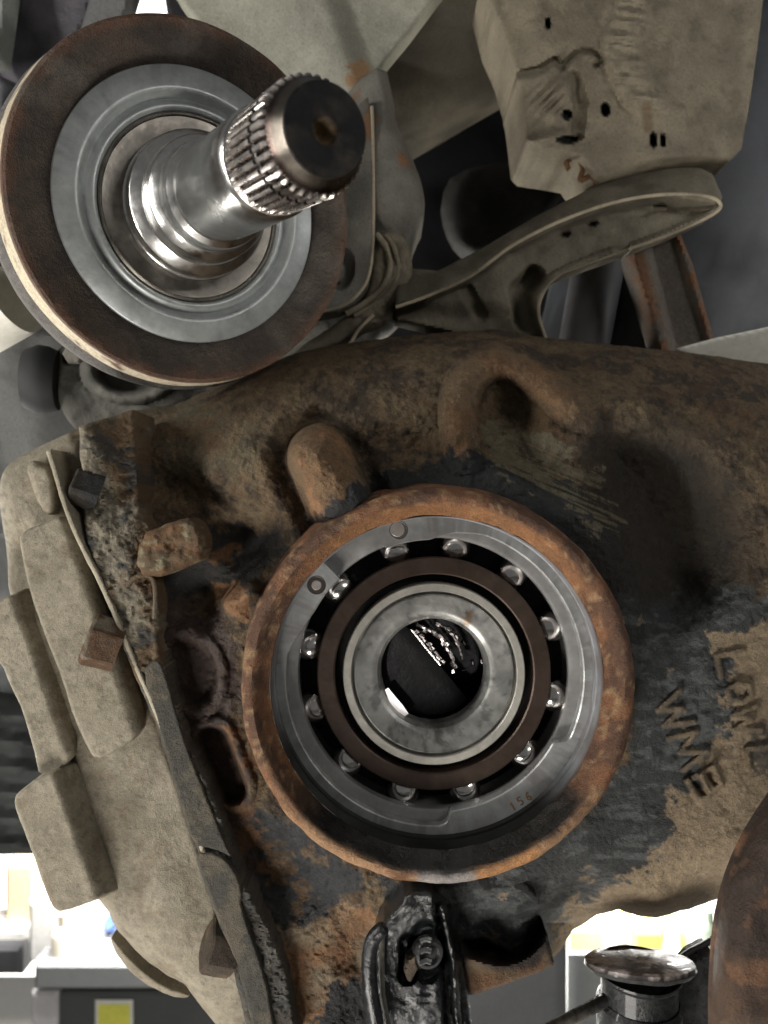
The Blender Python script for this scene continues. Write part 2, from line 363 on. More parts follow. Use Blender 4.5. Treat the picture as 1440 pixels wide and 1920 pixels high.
def hcol(V, px, py):
    N1 = fbm(V, 1.1, 5, 1); N2 = fbm(V, 2.6, 5, 2); N3 = fbm(V, 8, 5, 3, .7); N4 = fbm(V, .6, 4, 4)
    wx = px+(N2-.5)*90+(N3-.5)*60; wy = py+(fbm(V, 2.6, 5, 12)-.5)*90+(fbm(V, 8, 5, 13, .7)-.5)*60
    c = mix(BROWN, DBROWN, sst(.46, .56, N2)); c = mix(c, (.135, .098, .055), .7*sst(.5, .57, N1)); c = mix(c, DBROWN*.8, .5*sst(.56, .61, N3)); c = mix(c, (.17, .125, .075), .4*sst(.44, .38, N3)); c = mix(c, ORANGE*.5, .35*sst(.55, .66, fbm(V, 1.6, 5, 8)))
    r = .82+0*px
    def lay(col, m, ro=None):
        nonlocal c, r
        c = mix(c, col, m)
        if ro is not None: r = r*(1-m)+ro*m
    def reg(poly, soft=12, k=0, use=(wx, wy)): return sst(soft*.45, -soft*.45, sdf(use[0], use[1], chaikin(poly, 2)))
    lay(OLIVE*.75, .45*sst(.4, .6, N2)*reg([(100, 740), (430, 720), (520, 900), (300, 880), (180, 1000)], 40))
    lay(mix(BROWN*1.7, ORANGE*.75, sst(.4, .6, N1)), sst(40, 16, dpath(.5*wx+.5*px, .5*wy+.5*py, LOOP))*sst(1160, 1050, px)*.75)
    lay(ORANGE, sst(62, 48, dpath(wx*.5+px*.5, wy*.5+py*.5, [(600, 858), (632, 930)]))*(.35+.65*sst(.58, .42, N1)), .75)
    lay(BLACK*1.3, reg([(560, 990), (690, 900), (800, 845), (905, 850), (1000, 880), (1100, 935), (1170, 1010), (1210, 1120), (1200, 1300), (1000, 1000), (760, 930), (600, 1020)], 14), .55)
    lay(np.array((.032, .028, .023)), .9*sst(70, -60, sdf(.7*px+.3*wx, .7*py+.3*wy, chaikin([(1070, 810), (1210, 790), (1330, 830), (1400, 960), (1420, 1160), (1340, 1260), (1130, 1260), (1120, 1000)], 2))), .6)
    # lower right: worn black paint over tan, patches growing towards the corner
    zone = reg([(1130, 1120), (1240, 1130), (1600, 1080), (1600, 1800), (900, 1800), (760, 1640), (1000, 1620), (1140, 1480), (1190, 1330)], 22)
    lay(SLATE*.75, zone, .42)
    lay(SLATE*2.1, zone*.7*sst(.5, .60, fbm(V*np.array((1, 1, 2.6)), 2.0, 6, 31, .65)), .34)
    grow = .252+.34*sst(1220, 1480, px+.40*(py-1350))
    lay(TAN*.85, zone*sst(-.012, .012, grow-.03-.56*fbm(V, 1.6, 6, 33, .62)-.16*N3), .75)
    lay(TAN, zone*reg([(1020, 1760), (1100, 1665), (1230, 1650), (1340, 1600), (1600, 1560), (1600, 1800), (1000, 1850)], 16), .75)
    lay(TAN*.9, zone*.9*reg([(1425, 1220), (1600, 1100), (1600, 1420), (1400, 1440), (1340, 1520), (1330, 1440), (1400, 1350)], 14)*sst(.455, .49, fbm(V, 2.4, 6, 36, .65)), .75)
    lay(SLATE*.7, zone*.75*reg([(1390, 1390), (1440, 1360), (1600, 1380), (1600, 1450), (1420, 1450)], 10), .5)
    for s in LETTERS: lay(TAN*.62, sst(8, 4, dpath(px, py, s))*.7, .7)
    # scraped strokes above the bore
    u = (px*.92+py*.40)/100; v = (-px*.40+py*.92)/100
    st = fbm(np.stack([u*1.2, 0*u, v*24], 1), 1, 3, 41)
    lay(np.array((.15, .13, .085)), reg([(890, 800), (960, 790), (1080, 860), (1150, 930), (1170, 990), (1125, 1010), (1050, 940), (940, 885)], 10)*sst(.42, .50, st+.12*sst(900, 830, py)), .6)
    # left: black and purple oil soaked iron with orange flakes
    lay(PURPLE*.9, reg([(270, 1150), (440, 1130), (450, 1400), (360, 1400)], 14), .6)
    lay(BLACK*1.4, .9*reg([(280, 1010), (420, 1000), (560, 980), (470, 1120), (390, 1100), (330, 1150), (290, 1100)], 10), .4)
    lay(ORANGE*.8, reg([(385, 1090), (470, 1085), (470, 1180), (445, 1160), (410, 1130)], 6, use=(.6*px+.4*wx, .6*py+.4*wy)), .8)
    lay(ORANGE*.6, reg([(390, 1040), (450, 1020), (465, 1035), (410, 1065)], 6, use=(.6*px+.4*wx, .6*py+.4*wy)), .8)
    lay(mix(ORANGE*.55, PURPLE, sst(.4, .6, N2)), reg([(350, 1370), (460, 1370), (490, 1560), (560, 1900), (440, 1800), (400, 1560)], 8), .75)
    lay(PURPLE*1.0, sst(36, 24, dpath(px, py, [(398, 1392), (432, 1478)]))*.8, .7)
    lay(BLACK*1.8, reg([(470, 1500), (560, 1540), (640, 1610), (760, 1660), (740, 1700), (600, 1720), (540, 1770), (490, 1720), (470, 1620)], 10)*sst(.57, .53, fbm(V, 1.8, 6, 51, .65)), .38)
    lay(mix(TAN*.62, ORANGE*.8, sst(.4, .6, N1)), reg([(480, 1790), (560, 1740), (640, 1690), (720, 1700), (730, 1780), (690, 1850), (620, 1990), (500, 1990)], 12), .8)
    lay(BLACK*1.5, reg([(600, 1870), (650, 1835), (760, 1800), (760, 1990), (600, 1990)], 6), .5)
    return rgba(c, np.clip(r, .1, 1))
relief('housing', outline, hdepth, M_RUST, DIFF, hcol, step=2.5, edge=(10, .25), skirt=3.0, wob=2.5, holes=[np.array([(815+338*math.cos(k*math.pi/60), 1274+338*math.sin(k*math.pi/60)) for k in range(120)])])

# ring boss
def bosscol(V, px, py):
    a = np.degrees(np.arctan2(V[:, 2]-CZ, V[:, 0]-CX)); rad = np.hypot(V[:, 0]-CX, V[:, 2]-CZ)
    n = fbm(V, 2.2, 5, 61); n2 = fbm(V, 7, 5, 62, .65); n3 = fbm(V, 1.0, 4, 63)
    c = mix((.19, .088, .044), (.10, .052, .032), sst(.45, .55, n)); c = mix(c, (.30, .19, .10), .75*sst(.57, .62, n2)*sst(.35, .55, n3+.08))
    low = sst(-20, -60, a)*sst(-165, -120, a)                      # flaking rust at the bottom painted paler, as lit from below
    c = mix(c, (.40, .235, .125), .75*low*sst(3.42, 3.52, rad)*sst(.38, .5, n))
    c = mix(c, (.36, .17, .07), .6*sst(3.5, 3.4, rad)*sst(20, 60, a)*sst(150, 120, a))  # top inner bevel painted brighter orange, light from below put into the colour
    g = sst(-98, -94, a)*sst(-78, -81, a+6*(n2-.5)); c = mix(c, (.34, .32, .31), g*sst(3.42, 3.5, rad)*.9)
    g2 = sst(-80, -76, a)*sst(-55, -62, a); c = mix(c, (.50, .24, .09), g2*sst(3.42, 3.5, rad)*.75)
    oil = sst(3.54, 3.44, rad+(n-.5)*.15)*sst(-30, -45, a+20*(n3-.5))*sst(-150, -130, a); c = mix(c, (.012, .010, .008), oil)
    r = .72-.42*oil-.3*g
    return rgba(c, r)
prof = refine([(3.95, 1.7), (3.90, 1.2), (3.80, .62), (3.77, .30), (3.72, .10), (3.62, .0), (3.50, -.02), (3.44, .05), (3.34, .28), (3.22, .42)], .07)
lathe('bore_rim', (CX, 0, CZ), (0, 1, 0), prof, M_RUST, DIFF, bosscol, seg=260, rough=.10, sharp=60)
def borecol(V, px, py):
    a = np.degrees(np.arctan2(V[:, 2]-CZ, V[:, 0]-CX)); n = fbm(V, 2, 4, 71)
    oil = sst(-30, -52, a+(n-.5)*24)*sst(-178, -150, a)
    c = mix((.30, .31, .33), (.21, .20, .20), sst(.35, .65, n)); c = mix(c, (.13, .07, .04), .7*sst(.60, .45, V[:, 1]+(n-.5)*.1)); c = mix(c, (.008, .008, .008), oil)
    return rgba(c, .5-.15*oil)
lathe('bore_wall', (CX, 0, CZ), (0, 1, 0), refine([(3.22, .42), (3.20, .78), (3.24, .80), (3.24, .84), (3.19, .86), (3.19, 1.02), (3.30, 1.03), (3.30, 1.30), (3.26, 1.31)], .05), M_SATIN, DIFF, borecol, seg=180, rough=.012)

# ---- snap ring
def snap_inner(f):
    return np.interp(f, [134, 152, 160, 172, 272, 275, 277, 331, 333, 335, 430, 442, 452, 471], [2.74, 2.74, 2.80, 3.0, 3.02, 2.96, 2.74, 2.74, 2.92, 3.0, 3.0, 2.90, 2.74, 2.74])
def snap_ring():
    ph = np.concatenate([np.arange(134.4, 471, 1.0), [471]]); V = []; F = []
    ri = snap_inner(ph); bev = .025
    holes = [(142.5, 3.0), (463.9, 3.02)]
    for f, r0 in zip(ph, ri):
        c, s = math.cos(math.radians(f)), math.sin(math.radians(f)); ro = 3.24
        for r, y in ((r0, 1.28), (r0, 1.04+bev), (r0+bev, 1.04), (ro-bev, 1.04), (ro, 1.04+bev), (ro, 1.28)):
            V.append((CX+r*c, y, CZ+r*s))
    n = len(ph)
    for i in range(n-1):
        for k in range(5): F.append([i*6+k, i*6+k+1, (i+1)*6+k+1, (i+1)*6+k])
    F += [[k for k in range(6)], [(n-1)*6+k for k in range(5, -1, -1)]]
    def col(V, px, py):
        n = fbm(V, 2.5, 5, 81, .65)+.25*sst(.58, .66, fbm(V, 5, 4, 83)); c = mix((.40, .41, .41), (.27, .265, .26), sst(.4, .65, n)); return rgba(c, .36+.1*n)
    o = mesh('snap_ring', V, F, M_SATIN, DIFF, col, 30)
    for f, r in holes:
        f = math.radians(f); c = (CX+r*math.cos(f), .98, CZ+r*math.sin(f))
        dark = r == 3.0
        lathe('lug_hole', c, (0, 1, 0), [(.19, .056), (.18, .049), (.17, .052), (.165, .056), (.0001, .0565)], M_SATIN, o, (.05, .04, .036, .5) if dark else (.10, .095, .09, .5), seg=28)
        lathe('lug_pin', (c[0]-(0 if dark else .025), c[1], c[2]+(0 if dark else .02)), (0, 1, 0), [(.10 if dark else .15, .055), (.09 if dark else .14, .048), (.0001, .048)], M_SATIN, o, (.34, .31, .29, .45), seg=24)
    # the rusty digits written on the wide part
    digs = {'1': [[(-.3, -.2), (0, -.5), (0, .5)]], '5': [[(.3, -.5), (-.25, -.5), (-.28, -.05), (.1, -.1), (.3, .15), (.2, .42), (-.3, .45)]], '6': [[(.25, -.45), (-.1, -.35), (-.3, .1), (-.2, .42), (.15, .45), (.3, .2), (.1, -.02), (-.25, .1)]]}
    for d, (x, y) in zip('156', ((961, 1512), (975, 1502), (990, 1493))):
        for s in digs[d]:
            cr, sr = math.cos(math.radians(-28)), math.sin(math.radians(-28))
            q = [(x+15*(a*.7*cr-b*sr), y+15*(a*.7*sr+b*cr)) for a, b in s]
            tube('painted_digit', ppath(q, 1.0355, 3), .014, M_PLAIN, o, (.16, .085, .04, .8), seg=6, flat=.3)
    return o
snap_ring()

# ---- ball bearing
def steelcol(c, r, seed=0, v=.15):
    def f(V, px, py):
        n = fbm(V, 2.2, 5, seed)-.5*sst(.60, .68, fbm(V, 3.5, 5, seed+40, .65)); return rgba(np.array(c)*(1-v+2*v*n)[:, None], r*(.8+.4*fbm(V, 1.3, 3, seed+2)))
    return f
lathe('outer_race', (CX, 0, CZ), (0, 1, 0), [(3.29, 1.36), (3.28, 1.32), (3.24, 1.29), (2.86, 1.29), (2.79, 1.31), (2.77, 1.35), (2.77, 1.48), (2.86, 1.60), (2.93, 1.85), (2.86, 2.1), (2.77, 2.25)], M_SATIN, DIFF, steelcol((.33, .325, .32), .36, 91), seg=160)
lathe('inner_race', (CX, 0, CZ), (0, 1, 0), [(2.28, 2.1), (2.20, 1.85), (2.30, 1.62), (2.38, 1.45), (2.39, 1.27), (2.36, 1.235), (2.06, 1.235), (2.03, 1.26), (2.02, 1.9)], M_SATIN, DIFF, steelcol((.062, .042, .033), .42, 97, .2), seg=140)
lathe('bearing_seal', (CX, 0, CZ), (0, 1, 0), [(2.03, 1.55), (1.84, 1.55)], M_VOID, DIFF, (.006, .006, .006, .5), seg=100)
lathe('bearing_cavity', (CX, 0, CZ), (0, 1, 0), [(2.95, 2.15), (2.2, 2.15)], M_VOID, DIFF, (.008, .008, .009, .3), seg=100)
ball0 = None
bc = [(742, 1045), (853, 1040), (955, 1095), (1022, 1190), (1035, 1315), (980, 1420), (870, 1485), (757, 1490), (655, 1435), (598, 1335), (584, 1222), (640, 1118)]
for k, (bx, by) in enumerate(bc):
    a = math.atan2(-(by-1266), bx-811); c = (CX+2.60*math.cos(a), 1.78, CZ+2.60*math.sin(a))
    if ball0 is None:
        ball0 = sphere('ball', (0, 0, 0), .345, M_STEEL, None, (.78, .76, .74, .16)); ball0.parent = DIFF
        b = ball0
    else: b = ball0.copy(); sc.collection.objects.link(b)
    b.location = (Vector(c)-origin(DIFF))*K
# ---- hub of the side gear inside the bearing
def hubcol(V, px, py):
    r = np.hypot(V[:, 0]-CX, V[:, 2]-CZ); n = fbm(V, 2.5, 5, 95)
    c = mix((.29, .29, .275), (.19, .19, .18), sst(.4, .62, n)); c = c*(1-.45*sst(.55, .66, fbm(V, 4, 5, 97, .65)))[:, None]; c = mix(c, (.12, .07, .035), sst(.16, .08, np.hypot(px-878, py-1158)/100+(fbm(V, 6, 3, 9)-.5)*.25)*.8)
    c = mix(c, (.50, .48, .43), sst(1.66, 1.70, r)); return rgba(c, .34+.08*n)
lathe('gear_hub', (CX, 0, CZ), (0, 1, 0), refine([(1.86, 1.7), (1.855, 1.22), (1.835, 1.19), (1.70, 1.19), (1.685, 1.21), (1.68, 1.34), (1.63, 1.35), (1.625, 1.25), (1.60, 1.235), (1.24, 1.30), (1.16, 1.35), (1.09, 1.50), (1.085, 1.75), (1.08, 1.80)], .045), M_SATIN, DIFF, hubcol, seg=220)
ns = 30
def sprad(r, t, th): return r+0*th
lathe('splined_bore', (CX, 0, CZ), (0, 1, 0), [(1.08, 1.80), (1.07, 1.94), (1.06, 1.96), (1.06, 3.1), (1.06, 3.6), (1.5, 3.7), (1.8, 5.0), (1.2, 6.5), (.001, 6.6)], M_STEEL, DIFF, (.022, .020, .020, .25), seg=ns*4, rad=sprad)
# cross shaft seen through the bore: a black slab with a pale rod along its edge, and the gear teeth beyond
relief('cross_shaft', [(700, 1100), (772, 1186), (828, 1252), (905, 1345), (860, 1400), (640, 1420), (620, 1200)], 2.05, M_VOID, DIFF, (.003, .003, .003, .5), step=12, edge=(8, .05), skirt=1.2)
tube('pale_edge_rod', ppath([(771, 1180), (800, 1216), (826, 1247)], 2.02), [.026]*13, M_STEEL, DIFF, (.95, .93, .92, .25), seg=8)
GEAR = mesh('side_gear', [P(760, 1160, 3.2), P(900, 1160, 3.2), P(900, 1280, 3.2), P(800, 1290, 3.2)], [[0, 1, 2, 3]], M_VOID, DIFF, (.01, .01, .01, .3))
tv, tf = [], []
def tooth_mesh():
    V = [(-.10, 0, -.07), (.10, 0, -.07), (.10, 0, .07), (-.10, 0, .07), (-.05, -.16, -.02), (.06, -.13, -.035), (.05, -.15, .03), (-.055, -.12, .025)]
    F = [[0, 1, 5, 4], [1, 2, 6, 5], [2, 3, 7, 6], [3, 0, 4, 7], [4, 5, 6, 7]]
    return V, F
tooth0 = None
def put_tooth(px, py, y, s, rz, big=1):
    global tooth0
    if tooth0 is None:
        V, F = tooth_mesh(); t = mesh('gear_tooth', V, F, M_STEEL, None, (.95, .90, .88, .2), 20, loc=(0, 0, 0)); tooth0 = t
    else: t = tooth0.copy(); sc.collection.objects.link(t)
    t.parent = GEAR; g = Vector(origin(DIFF)); t.location = (Vector(P(px, py, y))-g)*K
    t.rotation_euler = (random.uniform(-.5, .5), math.radians(rz), random.uniform(-.5, .5)); t.scale = (s*big, s, s)
for k in range(8): put_tooth(783+k*6.6+2*(k % 2), 1183+k*8.2, 2.0, .60, 48)
for k in range(17):
    a = k/16; put_tooth(786+64*a+14*math.sin(a*3)+2*(k % 2), 1172+84*a**1.3-4*math.sin(a*3)+2*(k % 3), 1.95, .62, 20+60*a)
for k in range(9):
    a = k/8; put_tooth(822+42*a+10*math.sin(a*3), 1170+62*a**1.2, 2.0, .42, 20+60*a, 1.3)
for k in range(7):
    a = k/6; put_tooth(832+54*a, 1176+66*a*a, 2.3, .55, 25+60*a, 1.2)
pf = [(722, 1293), (728, 1290), (741, 1306), (755, 1322), (766, 1338), (759, 1343), (748, 1338), (739, 1328), (733, 1322), (727, 1308)]
mesh('glare_patch', [P(a, b, 1.47) for a, b in pf]+[P(a, b, 1.56) for a, b in pf], [list(range(10))[::-1]]+[[k, (k+1) % 10, 10+(k+1) % 10, 10+k] for k in range(10)], M_SATIN, DIFF, (1.0, .97, .95, .45))  # white patch standing in for glare on the bore wall

# ---- left flange, cover, bolts
def flcol(V, px, py):
    n = fbm(V, 1.6, 5, 101); n2 = fbm(V, 4, 5, 102)
    c = mix(GREY*.95, GREY*.55, sst(.4, .6, n2)); c = mix(c, BROWN*1.1, sst(.44, .62, n+.28*sst(0, 120, px-(200+(py-1000)*.36)))); c = mix(c, SLATE*.8, .8*sst(.58, .66, fbm(V, 2.2, 4, 103)))
    c = mix(c, SLATE*.75, .75*sst(1290, 1400, py)); return rgba(c, .8)
relief('housing_flange', [(148, 800), (250, 768), (258, 860), (262, 950), (290, 1000), (296, 1090), (302, 1150), (298, 1200), (318, 1290), (352, 1385), (405, 1500), (432, 1580), (455, 1650), (512, 1750), (540, 1830), (560, 1960), (470, 1960), (440, 1830),
        (398, 1690), (360, 1560), (287, 1345), (250, 1262), (208, 1150), (182, 1080), (160, 1010), (152, 900)],
       lambda x, y: .62+.42*sst(960, 800, y)*sst(170, 240, x)+.35*sst(1200, 1000, y)*gs(x, y, 190, 930, 70, 50)+.25*sst(0, 80, x-(215+(y-1000)*.37))+(fbm(np.stack([x/100, 0*x, y/100], 1), 4, 6, 104, .7)-.5)*.34, M_RUST, DIFF, flcol, step=3, edge=(9, .14), skirt=1.4, wob=3)
def alcol(V, px, py):
    n = fbm(V, .8, 5, 111); n2 = fbm(V, 3, 4, 112); c = mix(GREY, BONE*.85, sst(.35, .65, n)); c = mix(c, GREY*.6, .35*sst(.54, .62, n2)); c = mix(c, (.13, .09, .055), .35*sst(.60, .66, fbm(V, 2.2, 5, 117))); c = mix(c, GREY*.5, .5*sst(.60, .66, fbm(V, 9, 4, 118, .7))); return rgba(c, .8)
cover_out = [(0, 893), (22, 864), (70, 838), (150, 802), (178, 880), (190, 1000), (250, 1200), (300, 1330), (372, 1540), (410, 1660), (450, 1780), (500, 1960), (440, 1960), (392, 1905), (362, 1868), (345, 1842), (285, 1805), (240, 1765), (215, 1740), (200, 1700),
             (150, 1650), (140, 1480), (120, 1400), (60, 1240), (28, 1130), (16, 1118), (14, 1040), (-2, 940)]
COV = relief('cover', cover_out, lambda x, y: 1.25+.5*gs(x, y, 40, 1060, 40, 60)-.22*gs(x, y, 300, 1680, 70, 140, -20)+.9*(1-np.sqrt(1-np.clip((y-1700+.2*(x-200))/260, 0, .99)**2)), M_ALU, DIFF, alcol, step=4.5, edge=(26, .6), skirt=2.5, sm=1, wob=1.5)
def pad(name, poly, y, e=(4.5, .09), sk=1.0, c=alcol, m=M_ALU, sm=1, st=2.6): return relief(name, poly, y, m, COV, c, step=st, edge=e, skirt=sk, sm=sm, wob=1.2)
pad('cover_rib', [(36, 1010), (44, 996), (80, 980), (122, 964), (150, 1010), (195, 1120), (250, 1262), (275, 1330), (262, 1380), (215, 1412), (180, 1424), (166, 1405), (140, 1350), (118, 1275), (90, 1205), (62, 1130), (45, 1060)], lambda x, y: .74+.62*sst(.5, 1.0, (x-(40+(y-1000)*.34))/150)+(fbm(np.stack([x/100, 0*x, y/100], 1), 1.5, 3, 5)-.5)*.1)
pad('cover_rib', [(-60, 1150), (0, 1124), (58, 1098), (78, 1160), (100, 1225), (128, 1310), (150, 1392), (122, 1440), (76, 1462), (62, 1400), (44, 1335), (22, 1290), (2, 1240), (-60, 1180)], lambda x, y: .92+.42*sst(.5, 1.0, (x-(0+(y-1240)*.36))/110)+(fbm(np.stack([x/100, 0*x, y/100], 1), 1.5, 3, 6)-.5)*.1)
pad('cover_pad', [(70, 1458), (120, 1436), (152, 1424), (166, 1450), (190, 1530), (222, 1610), (244, 1662), (190, 1684), (118, 1710), (102, 1704), (88, 1680), (62, 1600), (30, 1520), (27, 1496), (40, 1480)], lambda x, y: .62+.72*sst(.5, 1.02, (x-(32+(y-1500)*.36))/150)+(fbm(np.stack([x/100, 0*x, y/100], 1), 1.5, 3, 7)-.5)*.1, e=(5, .11))
BEADL = smooth_path([(86, 846), (97, 880), (106, 912), (124, 968), (153, 1034), (180, 1086), (210, 1152), (250, 1250), (290, 1342), (332, 1464), (372, 1586), (408, 1690), (432, 1764)], 3)
pad('cover_edge_bead', [(a+0, b) for a, b in BEADL]+[(a+9, b-4) for a, b in BEADL[::-1]], .56, e=(3, .05), c=mottle(GREY*1.1, BONE*1.1, rough=.75, seed=3), sm=0, st=2.2)
pad('cover_boss', [(52, 868), (66, 862), (100, 880), (108, 962), (86, 968), (66, 930), (52, 890)], .85, e=(12, .2))
pad('lower_lip', [(206, 1752), (222, 1768), (262, 1812), (312, 1848), (358, 1862), (352, 1872), (318, 1868), (262, 1840), (226, 1800), (212, 1776)], 2.2, e=(8, .15), sk=.8, st=2.5)
pad('lower_lip', [(212, 1720), (240, 1770), (300, 1822), (360, 1852), (366, 1830), (300, 1780), (250, 1720)], 1.9, e=(8, .2), sk=.6, st=2.5)
pad('flange_plate', [(362, 1597), (410, 1598), (440, 1628), (456, 1668), (452, 1700), (500, 1830), (520, 1960), (480, 1960), (452, 1830), (410, 1730), (385, 1660)], .50, e=(6, .1), c=mottle((.055, .052, .044), (.095, .082, .06), rough=.8, seed=6, sc_=3), m=M_RUST, sm=1, st=2.2)
pad('flange_plate', [(292, 1230), (310, 1255), (340, 1370), (382, 1480), (428, 1590), (440, 1612), (400, 1592), (362, 1588), (330, 1480), (300, 1370), (262, 1258)], .55, e=(5, .1), c=mottle((.055, .052, .044), (.095, .082, .06), rough=.8, seed=7, sc_=3), m=M_RUST, sm=1, st=2.2)
def hexbolt(px, py, y, R, H, col, A=(-.90, -.30, .34), name='cover_bolt', m=M_RUST, par=None, washer=True, ph=10, shank=.3):
    A_ = np.array(A)/np.linalg.norm(A); O = np.array(P(px, py, y))
    def hexr(r, t, th): return r*(.90/np.cos(((th+.2+ph) % (math.pi/3))-math.pi/6))**(1 if r > R*.6 else 0)
    o = lathe(name, O, A_, refine([(R*.99, -shank), (R, H*.80), (R*.93, H*.95), (R*.8, H), (.001, H*1.02)], .05), m, par or DIFF, col, seg=72, sharp=25, rad=hexr, rough=.06, rs=3)
    if washer: lathe('washer', O, A_, refine([(R*1.18, -.25), (R*1.22, -.02), (R*1.16, .05), (R*.9, .07)], .06), m, o, col, seg=48, rough=.05, rs=3)
    return o
hexbolt(196, 1206, .70, .50, .36, mottle(ORANGE*.38, BROWN*.8, GREY*.8, rough=.75, seed=5), washer=False, ph=.35)
hexbolt(412, 1778, .85, .48, .30, mottle(BROWN*.9, DBROWN, rough=.75, seed=6), washer=False, ph=0)
hexbolt(160, 915, 1.0, .42, .26, mottle(DBROWN*.7, BLACK, rough=.7, seed=7), washer=False, ph=0)
# rough lug cube on the flange
relief('casting_lug', [(262, 1004), (300, 988), (346, 968), (380, 986), (384, 1044), (352, 1062), (318, 1076), (300, 1084), (256, 1076)], lambda x, y: .15+(fbm(np.stack([x/100, 0*x, y/100], 1), 5, 4, 8)-.5)*.25, M_RUST, DIFF, mottle(ORANGE*.55, BROWN*.9, OLIVE, rough=.85, sc_=2.5, seed=12), step=3, edge=(12, .25), skirt=.7, sm=1, wob=4)
tube('flange_crescent', ppath([(240, 1098), (252, 1084), (272, 1078), (288, 1086), (292, 1120), (290, 1160)], .5), .05, M_RUST, DIFF, mottle(GREY*.6, BROWN, seed=3), seg=8, rough=.03)
# lower ear with the deep hole
def earcol(V, px, py):
    n = fbm(V, 2, 5, 121); n2 = fbm(V, 1, 4, 122); h = ell(px, py, 945, 1745, 92, 72, 0)
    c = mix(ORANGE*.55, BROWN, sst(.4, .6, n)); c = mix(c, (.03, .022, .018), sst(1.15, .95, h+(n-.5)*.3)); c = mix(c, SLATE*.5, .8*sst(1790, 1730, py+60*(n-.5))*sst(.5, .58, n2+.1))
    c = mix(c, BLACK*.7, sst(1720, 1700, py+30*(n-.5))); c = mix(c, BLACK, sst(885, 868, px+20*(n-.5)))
    return rgba(c, .6)
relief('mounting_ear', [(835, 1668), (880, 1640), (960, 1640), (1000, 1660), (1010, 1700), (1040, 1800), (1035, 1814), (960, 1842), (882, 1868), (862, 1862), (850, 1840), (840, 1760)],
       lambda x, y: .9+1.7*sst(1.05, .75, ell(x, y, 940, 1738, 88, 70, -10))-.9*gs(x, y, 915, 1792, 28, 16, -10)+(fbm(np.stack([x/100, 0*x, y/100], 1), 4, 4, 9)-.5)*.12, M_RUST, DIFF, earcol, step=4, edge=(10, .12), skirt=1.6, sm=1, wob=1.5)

# ================================================================== AXLE SHAFT
B = np.array((-3.83, 1.0, 6.10)); T = np.array((-.849, -4.1, 5.02)); AX = (T-B)/np.linalg.norm(T-B); LEN = float(np.linalg.norm(T-B))
AXLE = thing('axle_shaft', tuple(B), 'splined steel drive axle stub in a rusty round shield pointing at the viewer', 'axle shaft')
def shc(V, px, py):
    n = fbm(V, 1.2, 5, 131); n2 = fbm(V, 3, 4, 132); r = np.linalg.norm((V-B)-np.outer((V-B)@AX, AX), axis=1)
    t = (V-B)@AX
    c = mix((.082, .062, .048), (.048, .039, .033), sst(.35, .6, n)); c = mix(c, (.16, .080, .048), .7*sst(3.2, 3.44, r+(n2-.5)*.4)); c = mix(c, (.13, .115, .095), .7*sst(.50, .66, fbm(V, .7, 3, 7))); c = mix(c, (.025, .02, .018), .8*sst(2.85, 2.6, r+(n2-.5)*.2))
    c = mix(c, (.66, .57, .42), sst(-.03, -.09, t)*sst(3.38, 3.42, r)*sst(.34, .42, n2+.05)); c = mix(c, (.15, .14, .13), sst(-.70, -.76, t))  # side wall painted cream to look lit
    return rgba(c, .62)
lathe('shield', B, AX, refine([(2.2, -.25), (2.62, -.22), (2.9, -.16), (3.2, -.02), (3.38, .06), (3.44, .04), (3.46, -.03), (3.47, -.10), (3.55, -.66), (3.54, -.72), (3.42, -.72), (3.42, -.95), (3.64, -1.2), (3.66, -1.5), (3.3, -1.7), (3.0, -2.2), (2.6, -2.5), (2.3, -3.6), (.01, -3.7)], .12), M_RUST, AXLE, shc, seg=170, rough=.03, sharp=40)
lathe('seal_ring', B, AX, [(2.60, -.20), (2.63, -.10), (2.62, -.06), (2.60, -.04), (2.24, -.02), (2.20, -.005), (2.14, -.05), (2.08, -.15), (2.04, -.18), (2.0, -.15), (1.96, -.08), (1.90, -.05), (1.84, -.07), (1.80, -.16), (1.78, -.22)], M_SATIN, AXLE, steelcol((.36, .38, .38), .42, 141, .2), seg=160, sharp=60)
lathe('seal_seat', B, AX, [(1.80, -.22), (1.80, -.10), (1.775, -.075), (1.74, -.09), (1.72, -.14), (1.3, -.16), (1.2, -.12)], M_STEEL, AXLE, steelcol((.20, .185, .165), .42, 143, .25), seg=160)
def sfc(V, px, py):
    n = fbm(V, 1.4, 4, 151); return rgba(mix((.80, .79, .77), (.62, .61, .60), n), .16+.10*fbm(V, 3, 3, 5))
lathe('stub', B, AX, [(1.40, -.2), (1.40, .06), (1.385, .10), (1.36, .11), (1.35, .52), (1.32, .56), (1.16, .70), (1.14, .74), (1.13, 1.14), (1.11, 1.18), (.99, 1.30), (.97, 1.36), (.965, 1.60), (.95, 1.66), (.86, 1.76), (.85, 1.82), (.84, 3.2), (.83, 4.22), (.82, 4.28), (.79, 4.34)], M_STEEL, AXLE, sfc, seg=140, sharp=20)
NT = 36
def trad(r, t, th):
    r = r*(1-.05*min(1, max(0, (t-4.3)/.1)))
    k = np.clip(2.2*np.cos(th*NT)+.3, -1, 1)
    d = .042 if 4.42 < t < 5.84 else (.0 if t < 4.40 or t > 5.87 else .02)
    if 5.398 < t < 5.473: return np.full(th.shape, .70)
    return r+d*k
def spc(V, px, py):
    t = (V-B)@AX; r = np.linalg.norm((V-B)-np.outer(t, AX), axis=1); n = fbm(V, 3, 4, 161)
    c = mix((.05, .035, .03), (.82, .76, .72), sst(.712, .765, r+(n-.5)*.02)); c = mix(c, (.04, .03, .03), sst(5.38, 5.40, t)*sst(5.49, 5.47, t)); c = mix(c, (.16, .14, .12), sst(5.93, 6.02, t))
    return rgba(c, .24+.1*n)
